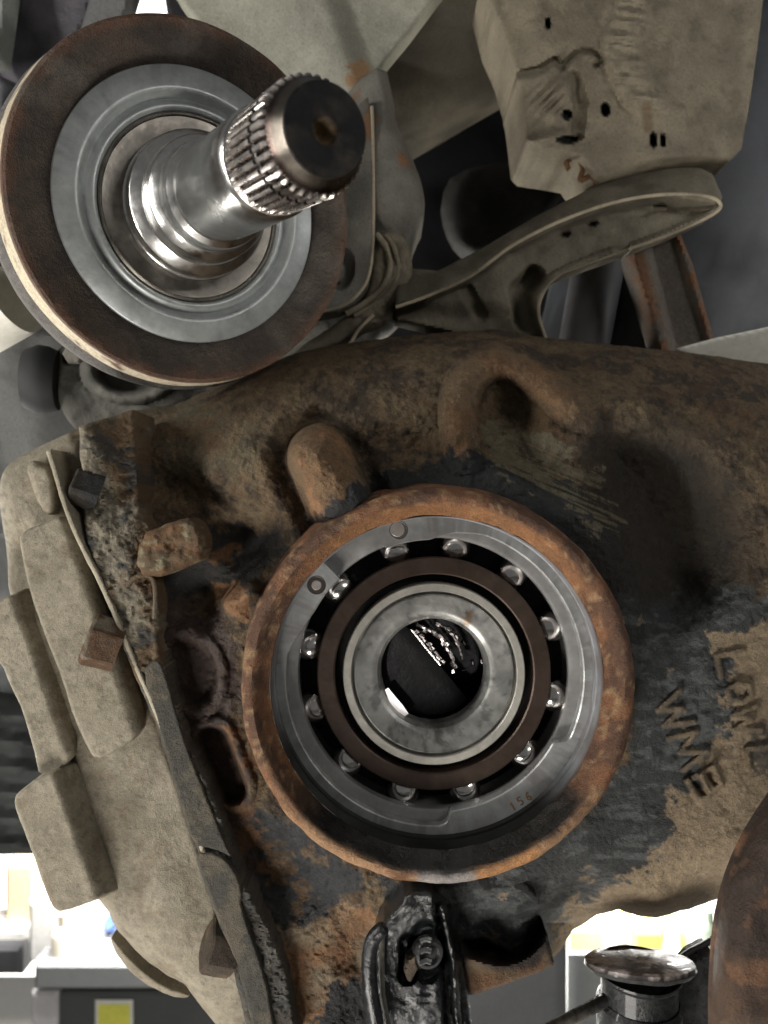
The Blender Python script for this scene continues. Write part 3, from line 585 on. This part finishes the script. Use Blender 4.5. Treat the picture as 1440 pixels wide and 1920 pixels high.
lathe('splines', B, AX, [(.80, 4.34), (.78, 4.36), (.77, 4.40), (.78, 4.43), (.785, 4.5), (.785, 5.36), (.785, 5.395), (.735, 5.40), (.735, 5.47), (.785, 5.475), (.785, 5.50), (.785, 5.80), (.755, 5.88), (.735, 5.925), (.685, 6.01), (.615, 6.13), (.60, 6.16)], M_STEEL, AXLE, spc, seg=NT*10, sharp=40, rad=trad)
lathe('snap_wire', B, AX, [(.70, 5.40), (.735, 5.415), (.745, 5.435), (.735, 5.455), (.70, 5.47)], M_OIL, AXLE, (.03, .022, .02, .4), seg=80, a0=20, a1=350)
def efc(V, px, py):
    d = V-B; r = np.linalg.norm(d-np.outer(d@AX, AX), axis=1); n = fbm(V, 2.5, 4, 171)
    c = mix((.007, .007, .008), (.024, .021, .018), sst(.45, .7, n)); c = mix(c, (.12, .085, .05), sst(.19, .13, r+(n-.5)*.06)); return rgba(c, .55)
lathe('end_face', B, AX, refine([(.595, 6.16), (.585, 6.20), (.565, 6.205), (.40, 6.19), (.22, 6.185), (.18, 6.17), (.15, 6.10), (.11, 6.02), (.06, 5.94), (.001, 5.90)], .03), M_VOID, AXLE, efc, seg=90, rough=.015)

# ================================================================== UNDERSIDE OF THE VEHICLE
DK = np.array((.055, .055, .058))
def dust(c, s=0, r=.75, v=.3): return mottle(np.array(c)*(1-v), np.array(c)*(1+v), rough=r, sc_=.7, seed=s)
SAND = np.array((.215, .185, .135))
# frame tower with weld bead
def towcol(V, px, py):
    n = fbm(V, .9, 5, 201); c = mix(SAND*.85, SAND*1.15, sst(.35, .65, n)); c = mix(c, SAND*.62, .6*sst(.55, .66, fbm(V, 2.4, 4, 203)))
    for hx, hy, rx, ry in ((1028, 44, 5, 10), (1135, 205, 8, 13), (1225, 262, 6, 14), (1243, 263, 5, 12), (1063, 262, 20, 7), (1062, 215, 9, 10)): c = mix(c, BLACK*.5, sst(1.2, .9, ell(px, py, hx, hy, rx, ry)))
    c = mix(c, BROWN*1.2, .7*sst(14, 4, dpath(px, py, [(1212, 200), (1215, 240)]))); return rgba(c, .8)
WELD = smooth_path([(1190, -30), (1180, 30), (1165, 80), (1175, 120), (1195, 170), (1220, 200), (1228, 245)], 6)
LEDGE = smooth_path([(972, 136), (1010, 130), (1040, 112), (1055, 124), (1080, 100), (1110, 96), (1130, 110), (1118, 122)], 6)
def towdep(x, y):
    z = 4.6+0*x
    z += .75*(x > 0)*sst(1215, 1440, x)+.35*sst(1010, 940, x)
    dw = dpath(x, y, WELD)+9*sst(60, 0, y)
    z -= .22*rise(np.maximum(dw-14, 0), 24)*(.55+1.1*fbm(np.stack([x/70+y/300, 0*x, y/9-x/60], 1), 1, 3, 1))*sst(250, 180, y)
    z += .14*sst(3, 0, dpath(x, y, LEDGE)-4)
    z -= .3*sst(0, 14, y-np.interp(x, LEDGE[:, 0], LEDGE[:, 1]))*sst(1130, 1090, x)*sst(1090, 1060, x+.1*(y-150))
    z += .28*rise(dpath(x, y, [(1074, 145), (1088, 190), (1082, 250)]), 14)
    z -= .3*gs(x, y, 1035, 175, 34, 18, -30)+.12*np.sin((x+y)*.28)*gs(x, y, 1030, 185, 34, 26, -30)
    z -= .25*gs(x, y, 1010, 262, 60, 9, -12)
    for hx, hy, rx, ry in ((1028, 44, 5, 10), (1135, 205, 8, 13), (1225, 262, 6, 14), (1243, 263, 5, 12), (1063, 262, 20, 7), (1062, 215, 9, 10)): z += .35*sst(1.1, .8, ell(x, y, hx, hy, rx, ry))
    q = np.stack([x/100, 0*x, y/100], 1); z += (fbm(q, .8, 3, 205)-.5)*.22+(fbm(q, 5, 3, 206)-.5)*.04
    z += .30*sst(285, 335, y)*sst(1110, 1160, x)
    return z
TOWER = relief('frame_bracket', [(905, -60), (925, 20), (952, 80), (966, 132), (973, 160), (986, 262), (1000, 277), (1050, 284), (1090, 293), (1104, 312), (1122, 334), (1160, 330), (1230, 302), (1300, 296), (1368, 302), (1390, 280), (1408, 180), (1424, 60), (1438, -60)], towdep, M_UNDER, None, towcol, step=4, edge=(9, .12), skirt=2.2, wob=1)
tag(TOWER, 'tan coated frame bracket with wavy weld bead and small drain holes', 'bracket')
tube('rusty_clip', ppath([(1066, 318), (1062, 305), (1072, 297), (1086, 300), (1092, 318), (1088, 338), (1108, 330), (1118, 345)], 5.0), .07, M_RUST, TOWER, mottle(ORANGE*.7, BROWN, seed=2), seg=10, rough=.03)
# control arm
ARM = thing('control_link', P(1050, 480, 5), 'long grey pressed steel suspension arm with rounded end and raised lip', 'suspension arm')
ARMC = np.array((.165, .147, .112))
def arm_ridge(x): return np.interp(x, [760, 800, 880, 960, 1050, 1150, 1240, 1300, 1360], [560, 552, 514, 458, 412, 378, 363, 364, 374])
relief('upper_wall', [(748, 500), (820, 508), (900, 468), (1000, 408), (1094, 360), (1122, 338), (1180, 318), (1250, 305), (1300, 308), (1336, 326), (1356, 372), (1342, 384), (1240, 370), (1150, 384), (1050, 420), (960, 466), (880, 524), (800, 562), (740, 575)],
       lambda x, y: 4.6+1.5*np.clip((arm_ridge(x)-y)/75, 0, 1.3)**1.2+(fbm(np.stack([x/100, 0*x, y/100], 1), 2, 3, 4)-.5)*.1, M_UNDER, ARM, dust(ARMC*.95, 3), step=4, edge=(8, .1), skirt=1, wob=1)
def afd(x, y):
    r = arm_ridge(x); z = 4.75+.5*sst(0, 26, y-r)+0*x
    z += .35*sst(560, 600, y)*sst(1000, 900, x)
    z += .8*sst(26, 8, dpath(x, y, [(1000, 520), (975, 545), (985, 600)]))*sst(1060, 1000, x)
    z -= .35*rise(dpath(x, y, smooth_path([(1150, 475), (1060, 512), (1022, 540), (1008, 580), (1028, 640)], 6)), 12)
    z -= .3*rise(dpath(x, y, smooth_path([(1190, 462), (1260, 436), (1330, 402), (1350, 380)], 6)), 9)
    for a, b in ((1060, 440), (1112, 420)): z += .3*sst(1, .6, ell(x, y, a, b, 12, 5, -25))
    z += .5*sst(1.1, .8, ell(x, y, 1242, 376, 32, 13, 0))-.45*sst(1, .6, ell(x, y, 1238, 384, 20, 10))
    z += .18*rise(dpath(x, y, [(875, 545), (900, 590)]), 14)
    return z+(fbm(np.stack([x/100, 0*x, y/100], 1), 2, 3, 6)-.5)*.10
relief('lower_web', [(744, 572), (800, 556), (880, 520), (960, 462), (1050, 416), (1150, 380), (1240, 366), (1330, 372), (1350, 382), (1336, 402), (1260, 438), (1180, 468), (1090, 500), (1045, 518), (1016, 552), (1010, 590), (1030, 640), (900, 640), (830, 620), (740, 600)], afd, M_UNDER, ARM, dust(ARMC*1.15, 5), step=4, edge=(6, .1), skirt=.7, wob=1)  # web tinted lighter than the upper wall, as if turned to the light
tube('arm_lip', ppath([(742, 576), (800, 556), (880, 519), (960, 461), (1050, 415), (1150, 380), (1240, 365), (1310, 366), (1348, 378), (1340, 400), (1262, 437), (1180, 467)], 4.58), .045, M_UNDER, ARM, dust(SAND*1.7, 7), seg=8)
tube('arm_lip', ppath([(1180, 467), (1090, 500), (1046, 518), (1018, 550), (1010, 590), (1028, 650)], 4.7), .045, M_UNDER, ARM, dust(SAND*1.3, 8), seg=8)
# rusty strut
STR = relief('rusty_strut', [(1180, 455), (1270, 425), (1300, 500), (1340, 640), (1345, 700), (1245, 700), (1232, 640), (1208, 560), (1185, 490)], lambda x, y: 6.0+.4*sst(1216, 1236, x-(y-500)*.24)-.25*sst(1275, 1290, x-(y-500)*.30), M_RUST, None,
       lambda V, px, py: rgba(mix(mix((.12, .10, .085), (.17, .15, .125), fbm(V, 1.5, 4, 5)), (.20, .09, .04), np.clip(sst(16, 6, np.abs(px-(1272+(py-440)*.33)))+sst(24, 8, np.abs(px-(1192+(py-480)*.27))), 0, 1)*.85*sst(.35, .5, fbm(V, 3, 4, 6))), .75), step=5, edge=(6, .1), skirt=.8, wob=1.5)
tag(STR, 'rust edged flat steel strut running down behind the suspension arm', 'strut')
# exhaust muffler (blue grey) behind
MUF = lathe('fuel_tank', P(1290, 480, 12), (.2, .0, 1), refine([(.01, -8), (3.0, -7.6), (4.2, -7), (4.5, -5), (4.5, 6), (4.0, 9)], .6), M_PLAIN, None, dust((.050, .054, .062), 9, .55, .5), seg=80, rough=.12, rs=.6)
tag(MUF, 'dull blue grey tank bulging behind the rusty strut', 'tank')
HL = relief('bright_rail', [(1266, 654), (1340, 634), (1440, 613), (1560, 588), (1560, 740), (1440, 720), (1330, 690)], lambda x, y: 5.75+.01*(y-650), M_PLAIN, None, (.86, .86, .78, .5), step=4, edge=(3, .05), skirt=.15)
tag(HL, 'pale bright rail showing behind the top edge of the rusty casting', 'rail')
# gusset plate
def guscol(V, px, py):
    n = fbm(V, .7, 5, 211); c = mix((.33, .325, .265), (.43, .415, .345), sst(.3, .7, n))
    for a, b, s in ((676, 130, 24), (660, 150, 18), (690, 205, 14), (686, 250, 10)): c = mix(c, (.42, .22, .09), .75*sst(1.1, .5, np.hypot(px-a, py-b)/s+(fbm(V, 4, 4, 212)-.5)*1.4))
    return rgba(c, .62)
GUS = relief('gusset_plate', [(300, -60), (336, 0), (380, 60), (440, 140), (560, 240), (640, 260), (690, 200), (694, 158), (722, 118), (770, 60), (815, 0), (860, -60)], lambda x, y: 5.6+.9*sst(0, -160, x-(560+(y)*.6))*.5+.35*sst(0, 60, x-(600+y*.35)), M_UNDER, None, guscol, step=5, edge=(8, .1), skirt=.5)
tag(GUS, 'pale grey green gusset plate with small rust blooms near its tip', 'plate')
# knuckle with lip and bushing
KN = thing('suspension_knuckle', P(690, 450, 5), 'dusty grey cast knuckle with curved lip and ribbed bushing beside the shield', 'knuckle')
KC = np.array((.20, .19, .165))
def kncol(V, px, py):
    n = fbm(V, 1.1, 5, 221); c = mix(KC*.8, KC*1.15, sst(.3, .7, n)); c = mix(c, (.26, .13, .06), .8*sst(.52, .62, fbm(V, 1.5, 4, 223)+.2*gs(px, py, 690, 220, 25, 60)-.1)*sst(420, 330, py)); return rgba(c, .75)
relief('knuckle_body', [(600, 250), (655, 160), (722, 118), (736, 180), (742, 230), (770, 290), (792, 345), (798, 400), (782, 430), (770, 470), (774, 520), (768, 560), (740, 600), (704, 620), (690, 650), (560, 720), (430, 720), (450, 600), (600, 500)],
       lambda x, y: 5.3-.6*gs(x, y, 715, 300, 40, 160, 0)+.5*sst(700, 760, x)*sst(380, 430, y)*0+.7*sst(395, 440, y)*sst(790, 700, x)*.5+(fbm(np.stack([x/100, 0*x, y/100], 1), 2.5, 4, 4)-.5)*.16, M_UNDER, KN, kncol, step=4, edge=(20, .5), skirt=1.5, sm=1, wob=2)
relief('knuckle_face', [(560, 300), (690, 180), (701, 260), (703, 400), (700, 482), (689, 533), (662, 566), (632, 582), (590, 590), (540, 560)], lambda x, y: 4.70+.35*sst(1.0, .8, ell(x, y, 640, 505, 26, 42, 10))-.2*sst(.55, .4, ell(x, y, 634, 512, 26, 42, 10)), M_UNDER, KN, kncol, step=3, edge=(3, .03), skirt=.7)
tube('lip', ppath([(697, 200), (699, 260), (700, 400), (697, 480), (686, 530), (660, 562), (630, 578), (585, 588)], 4.72), .045, M_UNDER, KN, dust(SAND*1.75, 12), seg=8)
for k, (a, b, r) in enumerate(((728, 505, 0.12), (744, 508, .10), (762, 512, .09))):
    tube('bushing_rib', ppath([(a-22, b-66), (a-4, b-40), (a+2, b), (a-12, b+36), (a-48, b+66), (a-80, b+84)], 4.98+.10*k), r*.7, M_UNDER, KN, dust(SAND*(1.05-.1*k), 14+k), seg=8, rough=.05)
relief('bushing_sleeve', [(700, 440), (735, 430), (765, 450), (776, 510), (764, 555), (730, 595), (700, 612), (650, 640), (600, 665), (540, 690), (548, 660), (640, 600), (690, 560)], lambda x, y: 5.05+0*x+(fbm(np.stack([x/100, 0*x, y/100], 1), 4, 4, 4)-.5)*.25, M_UNDER, KN, dust(SAND*.8, 19, v=.4), step=4, edge=(20, .3), skirt=.6, sm=1, wob=2)
tube('lower_flange_lip', ppath([(430, 740), (520, 690), (600, 668), (650, 650), (672, 618), (700, 590)], 4.9), .05, M_UNDER, KN, dust(SAND*1.6, 22), seg=8)
# dark tube / heat shield and deeper panels
HS = lathe('dusty_pipe', P(815, 95, 12.0), (1.0, .10, .62), refine([(.01, -9), (2.6, -8.8), (2.7, -6), (2.7, 8)], .8), M_UNDER, None, dust((.11, .095, .070), 25, .6, .35), seg=80, rough=.1, rs=.6)
tag(HS, 'large tan dusty pipe passing behind the tan frame bracket', 'pipe')
DISC = relief('heat_plate', [(826, 370), (850, 322), (960, 300), (1080, 330), (1000, 440), (900, 492), (858, 470), (834, 425)], lambda x, y: 9.5+.5*gs(x, y, 900, 400, 50, 50), M_UNDER, None, dust((.022, .021, .019), 26), step=6, edge=(40, 1.0), skirt=.5, sm=1)
tag(DISC, 'dim dusty curved plate deep in the gap between arm and knuckle', 'plate')
SLV = lathe('tank_strap', P(1105, 590, 8.5), (.18, 0, 1), refine([(.55, -1.6), (.75, -1.5), (.78, 2.6), (.6, 2.7)], .3), M_PLAIN, None, dust((.085, .085, .09), 27, .6), seg=48)
tag(SLV, 'short grey sleeve below the arm just left of the rusty strut', 'sleeve')
UB = relief('underbody_panel', [(-500, -500), (1950, -500), (1950, 820), (900, 820), (500, 900), (-500, 1010)], 20.0, M_UNDER, None, dust((.032, .032, .036), 30, .8), step=30, edge=(20, .3), skirt=.5, holes=[np.array([(222, 28), (248, -60), (300, -60), (318, 42), (270, 60), (200, 62)])])
tag(UB, 'dark underbody sheet closing off the space above the axle', 'panel')
# top left pieces
TL = relief('purple_brace', [(22, -60), (190, -60), (165, 40), (100, 150), (60, 175), (0, 140), (8, 60)], lambda x, y: 9.0+.004*(y), M_UNDER, None, dust((.060, .056, .066), 31, .5), step=8, edge=(10, .2), skirt=.6)
tag(TL, 'dark purple grey brace in the corner above the shield', 'brace')
T2 = relief('light_brace', [(150, 60), (185, -60), (262, -60), (240, 10), (228, 60), (150, 110), (120, 110)], lambda x, y: 8.5+0*x, M_UNDER, None, dust((.20, .20, .20), 32, .5), step=6, edge=(10, .2), skirt=.6)
tag(T2, 'pale grey brace leading up to the bright window gap', 'brace')
T3 = relief('grey_strip', [(-60, -60), (24, -60), (8, 60), (0, 110), (-60, 120)], 8.0, M_UNDER, None, dust((.17, .175, .165), 33), step=8, edge=(8, .2), skirt=.6)
tag(T3, 'grey painted strip at the outer edge beside the purple brace', 'strip')
T4 = relief('dark_hook', [(300, -60), (345, -60), (352, 20), (372, 60), (400, 80), (330, 80), (316, 40)], 7.5, M_UNDER, None, (.028, .025, .03, .5), step=5, edge=(5, .1), skirt=.6)
tag(T4, 'thin dark hanger between the window gap and the pale gusset', 'hanger')
T5 = relief('side_member', [(-60, 130), (0, 142), (55, 168), (60, 250), (40, 400), (20, 470), (-60, 480)], lambda x, y: 7.0+.5*sst(0, 40, x)-.4*rise(dpath(x, y, [(-60, 225), (20, 215), (60, 200)]), 10), M_UNDER, None, dust((.12, .12, .13), 34), step=6, edge=(8, .2), skirt=.6)
tag(T5, 'grey body side member hidden partly by the shield', 'member')
PIPE = lathe('pale_pipe', P(-40, 600, 5.2), (-1, .25, -.42), refine([(.9, -1.2), (.92, .2), (.98, .4), (1.0, 3)], .2), M_PLAIN, None, (.72, .70, .62, .45), seg=60)
tag(PIPE, 'pale cream pipe end leading away behind the shield', 'pipe')
# lower-left cluster below the shield
CL = thing('steering_joint', P(200, 720, 5), 'dusty grey steering joint with round cap and black rubber boot below the shield', 'joint')
relief('joint_body', [(105, 640), (200, 640), (420, 690), (440, 720), (330, 770), (230, 792), (150, 815), (120, 780), (98, 720)], lambda x, y: 5.0-.35*rise(np.abs(ell(x, y, 245, 690, 78, 56)-1)*60, 14)+.3*sst(.9, .7, ell(x, y, 245, 690, 78, 56))+.5*sst(10, 4, dpath(x, y, [(126, 672), (152, 668)]))+(fbm(np.stack([x/100, 0*x, y/100], 1), 2, 4, 4)-.5)*.25, M_UNDER, CL, dust((.12, .115, .10), 35), step=4, edge=(16, .3), skirt=1, sm=1)
lathe('rubber_boot', P(76, 712, 5.2), (-1, -.2, .05), [(.01, -.5), (.75, -.45), (.86, -.2), (.88, .05), (.75, .35), (.4, .42), (.01, .45)], M_PLAIN, CL, (.018, .018, .02, .7), seg=48)
lathe('bolt_head', P(140, 664, 4.9), (0, -1, -.2), [(.28, -.2), (.28, .08), (.22, .14), (.001, .14)], M_UNDER, CL, dust((.13, .12, .105), 36), seg=6)
LB_ = relief('lower_body_panel', [(-300, 640), (0, 640), (90, 620), (180, 640), (260, 720), (330, 780), (150, 860), (60, 900), (-300, 1000)], lambda x, y: 8.5+.003*(y-700), M_UNDER, None, dust((.085, .085, .082), 37), step=10, edge=(10, .2), skirt=.5)
tag(LB_, 'flat dusty grey floor panel behind the steering joint', 'panel')
XB = relief('dark_crossmember', [(-300, 1270), (60, 1320), (300, 1360), (500, 1500), (500, 1590), (100, 1600), (-300, 1610)], lambda x, y: 16+.3*np.sin((y-.15*x)*.13), M_UNDER, None, dust((.045, .047, .047), 38), step=8, edge=(10, .2), skirt=1)
tag(XB, 'dark striped crossmember behind the cover above the bright bench', 'crossmember')
XC = relief('grey_floor_panel', [(-300, 870), (60, 860), (300, 960), (300, 1420), (-300, 1330)], lambda x, y: 18+.4*rise(dpath(x, y, [(-60, 980), (20, 1010), (20, 1060)]), 14)*-1, M_UNDER, None, dust((.14, .145, .145), 39), step=10, edge=(8, .2), skirt=1)
tag(XC, 'dusty grey inner panel seen past the outer edge of the cover', 'panel')

# ================================================================== THINGS BELOW
# rusty arm at the right corner, near the viewer
RK = relief('rusty_casting', [(1335, 1960), (1334, 1860), (1342, 1740), (1360, 1660), (1385, 1595), (1412, 1545), (1470, 1460), (1600, 1380), (1600, 1960)], lambda x, y: -2.6+(fbm(np.stack([x/100, 0*x, y/100], 1), 1.2, 3, 4)-.5)*.15, M_RUST, None, mottle((.085, .050, .031), (.045, .030, .023), (.15, .078, .042), rough=.7, sc_=.9, seed=42), step=5, edge=(70, 1.2), skirt=.15, sm=1)
tag(RK, 'blurred brown rusty arm curving up in the near corner', 'arm')
# black bracket under the bore
BK = thing('jack_bracket', P(780, 1800, -.3), 'glossy black oily bracket with slotted hole and bolt under the bore', 'bracket')
def bkc(V, px, py):
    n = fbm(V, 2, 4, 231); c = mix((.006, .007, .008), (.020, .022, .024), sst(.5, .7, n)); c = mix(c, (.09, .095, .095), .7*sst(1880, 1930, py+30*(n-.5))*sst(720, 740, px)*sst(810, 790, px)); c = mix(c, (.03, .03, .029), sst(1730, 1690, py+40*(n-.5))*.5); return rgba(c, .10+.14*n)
relief('bracket_plate', [(700, 1790), (712, 1730), (745, 1700), (760, 1668), (815, 1668), (842, 1700), (850, 1740), (868, 1790), (882, 1890), (890, 1960), (712, 1960), (702, 1880)],
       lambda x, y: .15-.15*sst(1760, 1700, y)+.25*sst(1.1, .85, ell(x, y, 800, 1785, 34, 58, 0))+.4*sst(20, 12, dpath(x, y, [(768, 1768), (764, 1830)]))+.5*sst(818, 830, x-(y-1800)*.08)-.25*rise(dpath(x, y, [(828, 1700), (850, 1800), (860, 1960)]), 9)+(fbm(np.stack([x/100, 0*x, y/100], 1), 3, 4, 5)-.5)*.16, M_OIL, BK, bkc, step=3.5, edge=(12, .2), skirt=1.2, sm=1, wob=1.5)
tube('bracket_flange', ppath([(722, 1738), (700, 1760), (692, 1800), (694, 1850), (704, 1910), (712, 1970)], -.25), [.10, .13]+[.14]*29, M_OIL, BK, (.012, .013, .015, .2), seg=12)
tube('bracket_flange', ppath([(716, 1745), (716, 1800), (718, 1860), (728, 1920), (736, 1975)], .0), .05, M_OIL, BK, (.11, .105, .09, .35), seg=8, rough=.03)
lathe('bolt_head', P(802, 1785, .30), (.25, -1, 0), refine([(.30, -.1), (.30, .05), (.26, .12), (.20, .13), (.18, .05), (.001, .05)], .03), M_OIL, BK, (.05, .05, .052, .12), seg=32)
for yy in (1762, 1782, 1803): tube('bolt_thread', ppath([(788, yy+2), (798, yy-2), (808, yy)], .12), .065, M_STEEL, BK, (.45, .45, .45, .2), seg=8)
relief('slot_web', [(762, 1800), (780, 1788), (784, 1815), (770, 1842), (764, 1838), (757, 1820)], .12, M_RUST, BK, mottle((.16, .12, .09), (.08, .06, .045), seed=3), step=3, edge=(5, .08), skirt=.3)
# jack saddle on its post
JK = thing('jack_saddle', P(1200, 1800, 1.5), 'black oily jack saddle with round flat plate on a stubby post', 'jack')
JC = np.array(P(1198, 1803, 1.6))
def jkc(V, px, py):
    n = fbm(V, 2.6, 6, 241, .65); c = mix((.07, .055, .05), (.42, .37, .35), sst(.46, .54, n)); c = mix(c, (.02, .02, .02), sst(0, -.06, (V[:, 2]-JC[2])+.30*(V[:, 1]-JC[1]))); return rgba(c, .30+.3*n)  # pale mottle on the plate's top paints in its glare
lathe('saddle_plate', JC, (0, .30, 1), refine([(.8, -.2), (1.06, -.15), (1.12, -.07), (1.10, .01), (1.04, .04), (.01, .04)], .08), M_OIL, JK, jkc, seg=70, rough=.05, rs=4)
lathe('saddle_post', JC, (0, 0, 1), refine([(.78, -3), (.78, -.3), (.86, -.2), (.86, -.15)], .2), M_OIL, JK, (.010, .011, .012, .5), seg=48, rough=.03)
lathe('post_collar', JC-np.array((0, 0, .75)), (0, 0, 1), refine([(.8, -.8), (.86, -.7), (.87, -.1), (.80, 0)], .15), M_OIL, JK, (.010, .011, .012, .5), seg=48, rough=.05)
tube('jack_handle', [P(1020, 1935, 1.0), P(1060, 1915, 1.15), P(1120, 1884, 1.35), P(1150, 1868, 1.5)], .13, M_OIL, JK, mottle((.04, .04, .04), (.16, .15, .13), rough=.35, sc_=5), seg=12, rough=.04)
relief('saddle_web', [(1262, 1842), (1300, 1800), (1335, 1780), (1340, 1960), (1268, 1960)], 1.9, M_OIL, JK, (.03, .03, .032, .35), step=5, edge=(8, .1), skirt=.5, wob=2)
tube('hose', ppath([(1270, 1800), (1300, 1782), (1325, 1768), (1345, 1755)], 2.2), .07, M_OIL, JK, (.03, .03, .03, .4), seg=8, rough=.04)

# ================================================================== THE SHOP BEHIND
def far(name, poly, y, mat, col, label, cat, **k):
    o = relief(name, poly, y, mat, None, col, step=k.pop('step', 14), edge=k.pop('edge', (6, .2)), skirt=k.pop('skirt', 3), **k); tag(o, label, cat); return o
DOOR = far('bay_door', [(-900, 1560), (2300, 1560), (2300, 1830), (-900, 1830)], 90, M_GLOW, (1.0, .99, .95, .5), 'blown out bright bay door opening behind the work bench', 'door', step=60, skirt=.5)
WIN = far('roof_window', [(150, -120), (350, -120), (350, 90), (150, 90)], 40, M_GLOW, (1, 1, 1, .5), 'bright white roof window showing through the gap above the shield', 'window', step=20, skirt=.5)
CART = thing('tool_cart', P(230, 1900, 40), 'grey steel tool cart with bright tray and yellow sticker', 'cart')
box('cart_tray', 62, 1806, 420, 1858, 40, 10, M_PLAIN, CART, (.20, .205, .21, .6), r=.3)
box('cart_side', 100, 1862, 460, 2050, 40.6, 9, M_PLAIN, CART, (.075, .078, .080, .6), r=.2)
box('cart_leg', 58, 1862, 108, 2050, 40.3, 2, M_PLAIN, CART, (.55, .53, .55, .5), r=.2)
ST = box('sticker', 178, 1876, 249, 1990, 40.45, .1, M_PLAIN, CART, (.80, .80, .74, .5), r=.05)
box('sticker_field', 184, 1884, 243, 1980, 40.38, .05, M_PLAIN, ST, (.78, .76, .12, .5), r=.02)
def ctn(name, a, b, c, d, y, col, label, cat): o = box(name, a, b, c, d, y, 3, M_PLAIN, None, col, r=.3); tag(o, label, cat); return o
ctn('white_tub', 52, 1690, 150, 1806, 42, (.85, .84, .82, .5), 'big white tub standing on the cart tray', 'tub')
ctn('cardboard_box', 8, 1620, 66, 1740, 46, (.62, .50, .33, .6), 'tan cardboard box on the shelf beside the white tub', 'box')
ctn('shelf_board', -60, 1742, 52, 1770, 45, (.80, .78, .74, .5), 'white shelf board carrying the cardboard box', 'shelf')
ctn('blue_cap', 192, 1735, 212, 1752, 43, (.05, .10, .45, .4), 'small blue bottle cap against the bright door', 'cap')
ctn('brown_carton', 160, 1770, 214, 1806, 43, (.50, .36, .22, .6), 'low brown carton on the cart tray next to the cover', 'box')
ctn('dark_drum', -80, 1776, 40, 1830, 44, (.05, .05, .055, .5), 'dark drum below the white shelf board', 'drum')
CAB = far('grey_cabinet', [(840, 1800), (1062, 1755), (1062, 2050), (860, 2050)], 20, M_PLAIN, (.105, .108, .112, .5), 'plain grey cabinet side standing behind the black bracket', 'cabinet', skirt=.3)
CA2 = far('pale_cabinet', [(1064, 1790), (1400, 1790), (1400, 2050), (1064, 2050)], 24, M_PLAIN, (.26, .27, .27, .5), 'pale grey cabinet front behind the jack saddle', 'cabinet', skirt=.3)
ctn('yellow_jug', 1185, 1745, 1250, 1792, 30, (.85, .72, .22, .5), 'pale yellow jug glowing above the jack saddle', 'jug')
ctn('yellow_bottle', 1278, 1750, 1296, 1792, 30, (.45, .50, .22, .5), 'slim olive bottle right beside the yellow jug', 'bottle')
ctn('cream_bin', 1060, 1738, 1140, 1792, 31, (.85, .75, .50, .5), 'cream bin under the curved lower edge of the casting', 'bin')
def bottle(px, py, y, r, h, col, label):
    o = lathe('bottle', P(px, py, y), (0, 0, 1), [(.01, 0), (r, .02), (r, h*.6), (r*.85, h*.68), (r*.4, h*.78), (r*.38, h), (.01, h)], M_PLAIN, None, col, seg=24); tag(o, label, 'bottle')
bottle(120, 1809, 41.5, .9, 3.8, (.55, .50, .42, .4), 'cream bottle standing near the outer end of the cart tray')
bottle(178, 1809, 42, .7, 2.6, (.75, .72, .70, .4), 'small white bottle between the cream bottle and the cover')
bottle(1160, 1792, 29, .6, 2.0, (.85, .80, .70, .4), 'pale bottle standing between the cream bin and yellow jug')
bottle(1330, 1792, 29, .6, 2.6, (.30, .36, .28, .4), 'dull green bottle beside the rusty casting edge')
fl = mesh('floor', [(-400, -300, -80), (400, -300, -80), (400, 500, -80), (-400, 500, -80)], [[0, 1, 2, 3]], M_PLAIN, None, (.32, .31, .29, .5)); tag(fl, kind='structure')
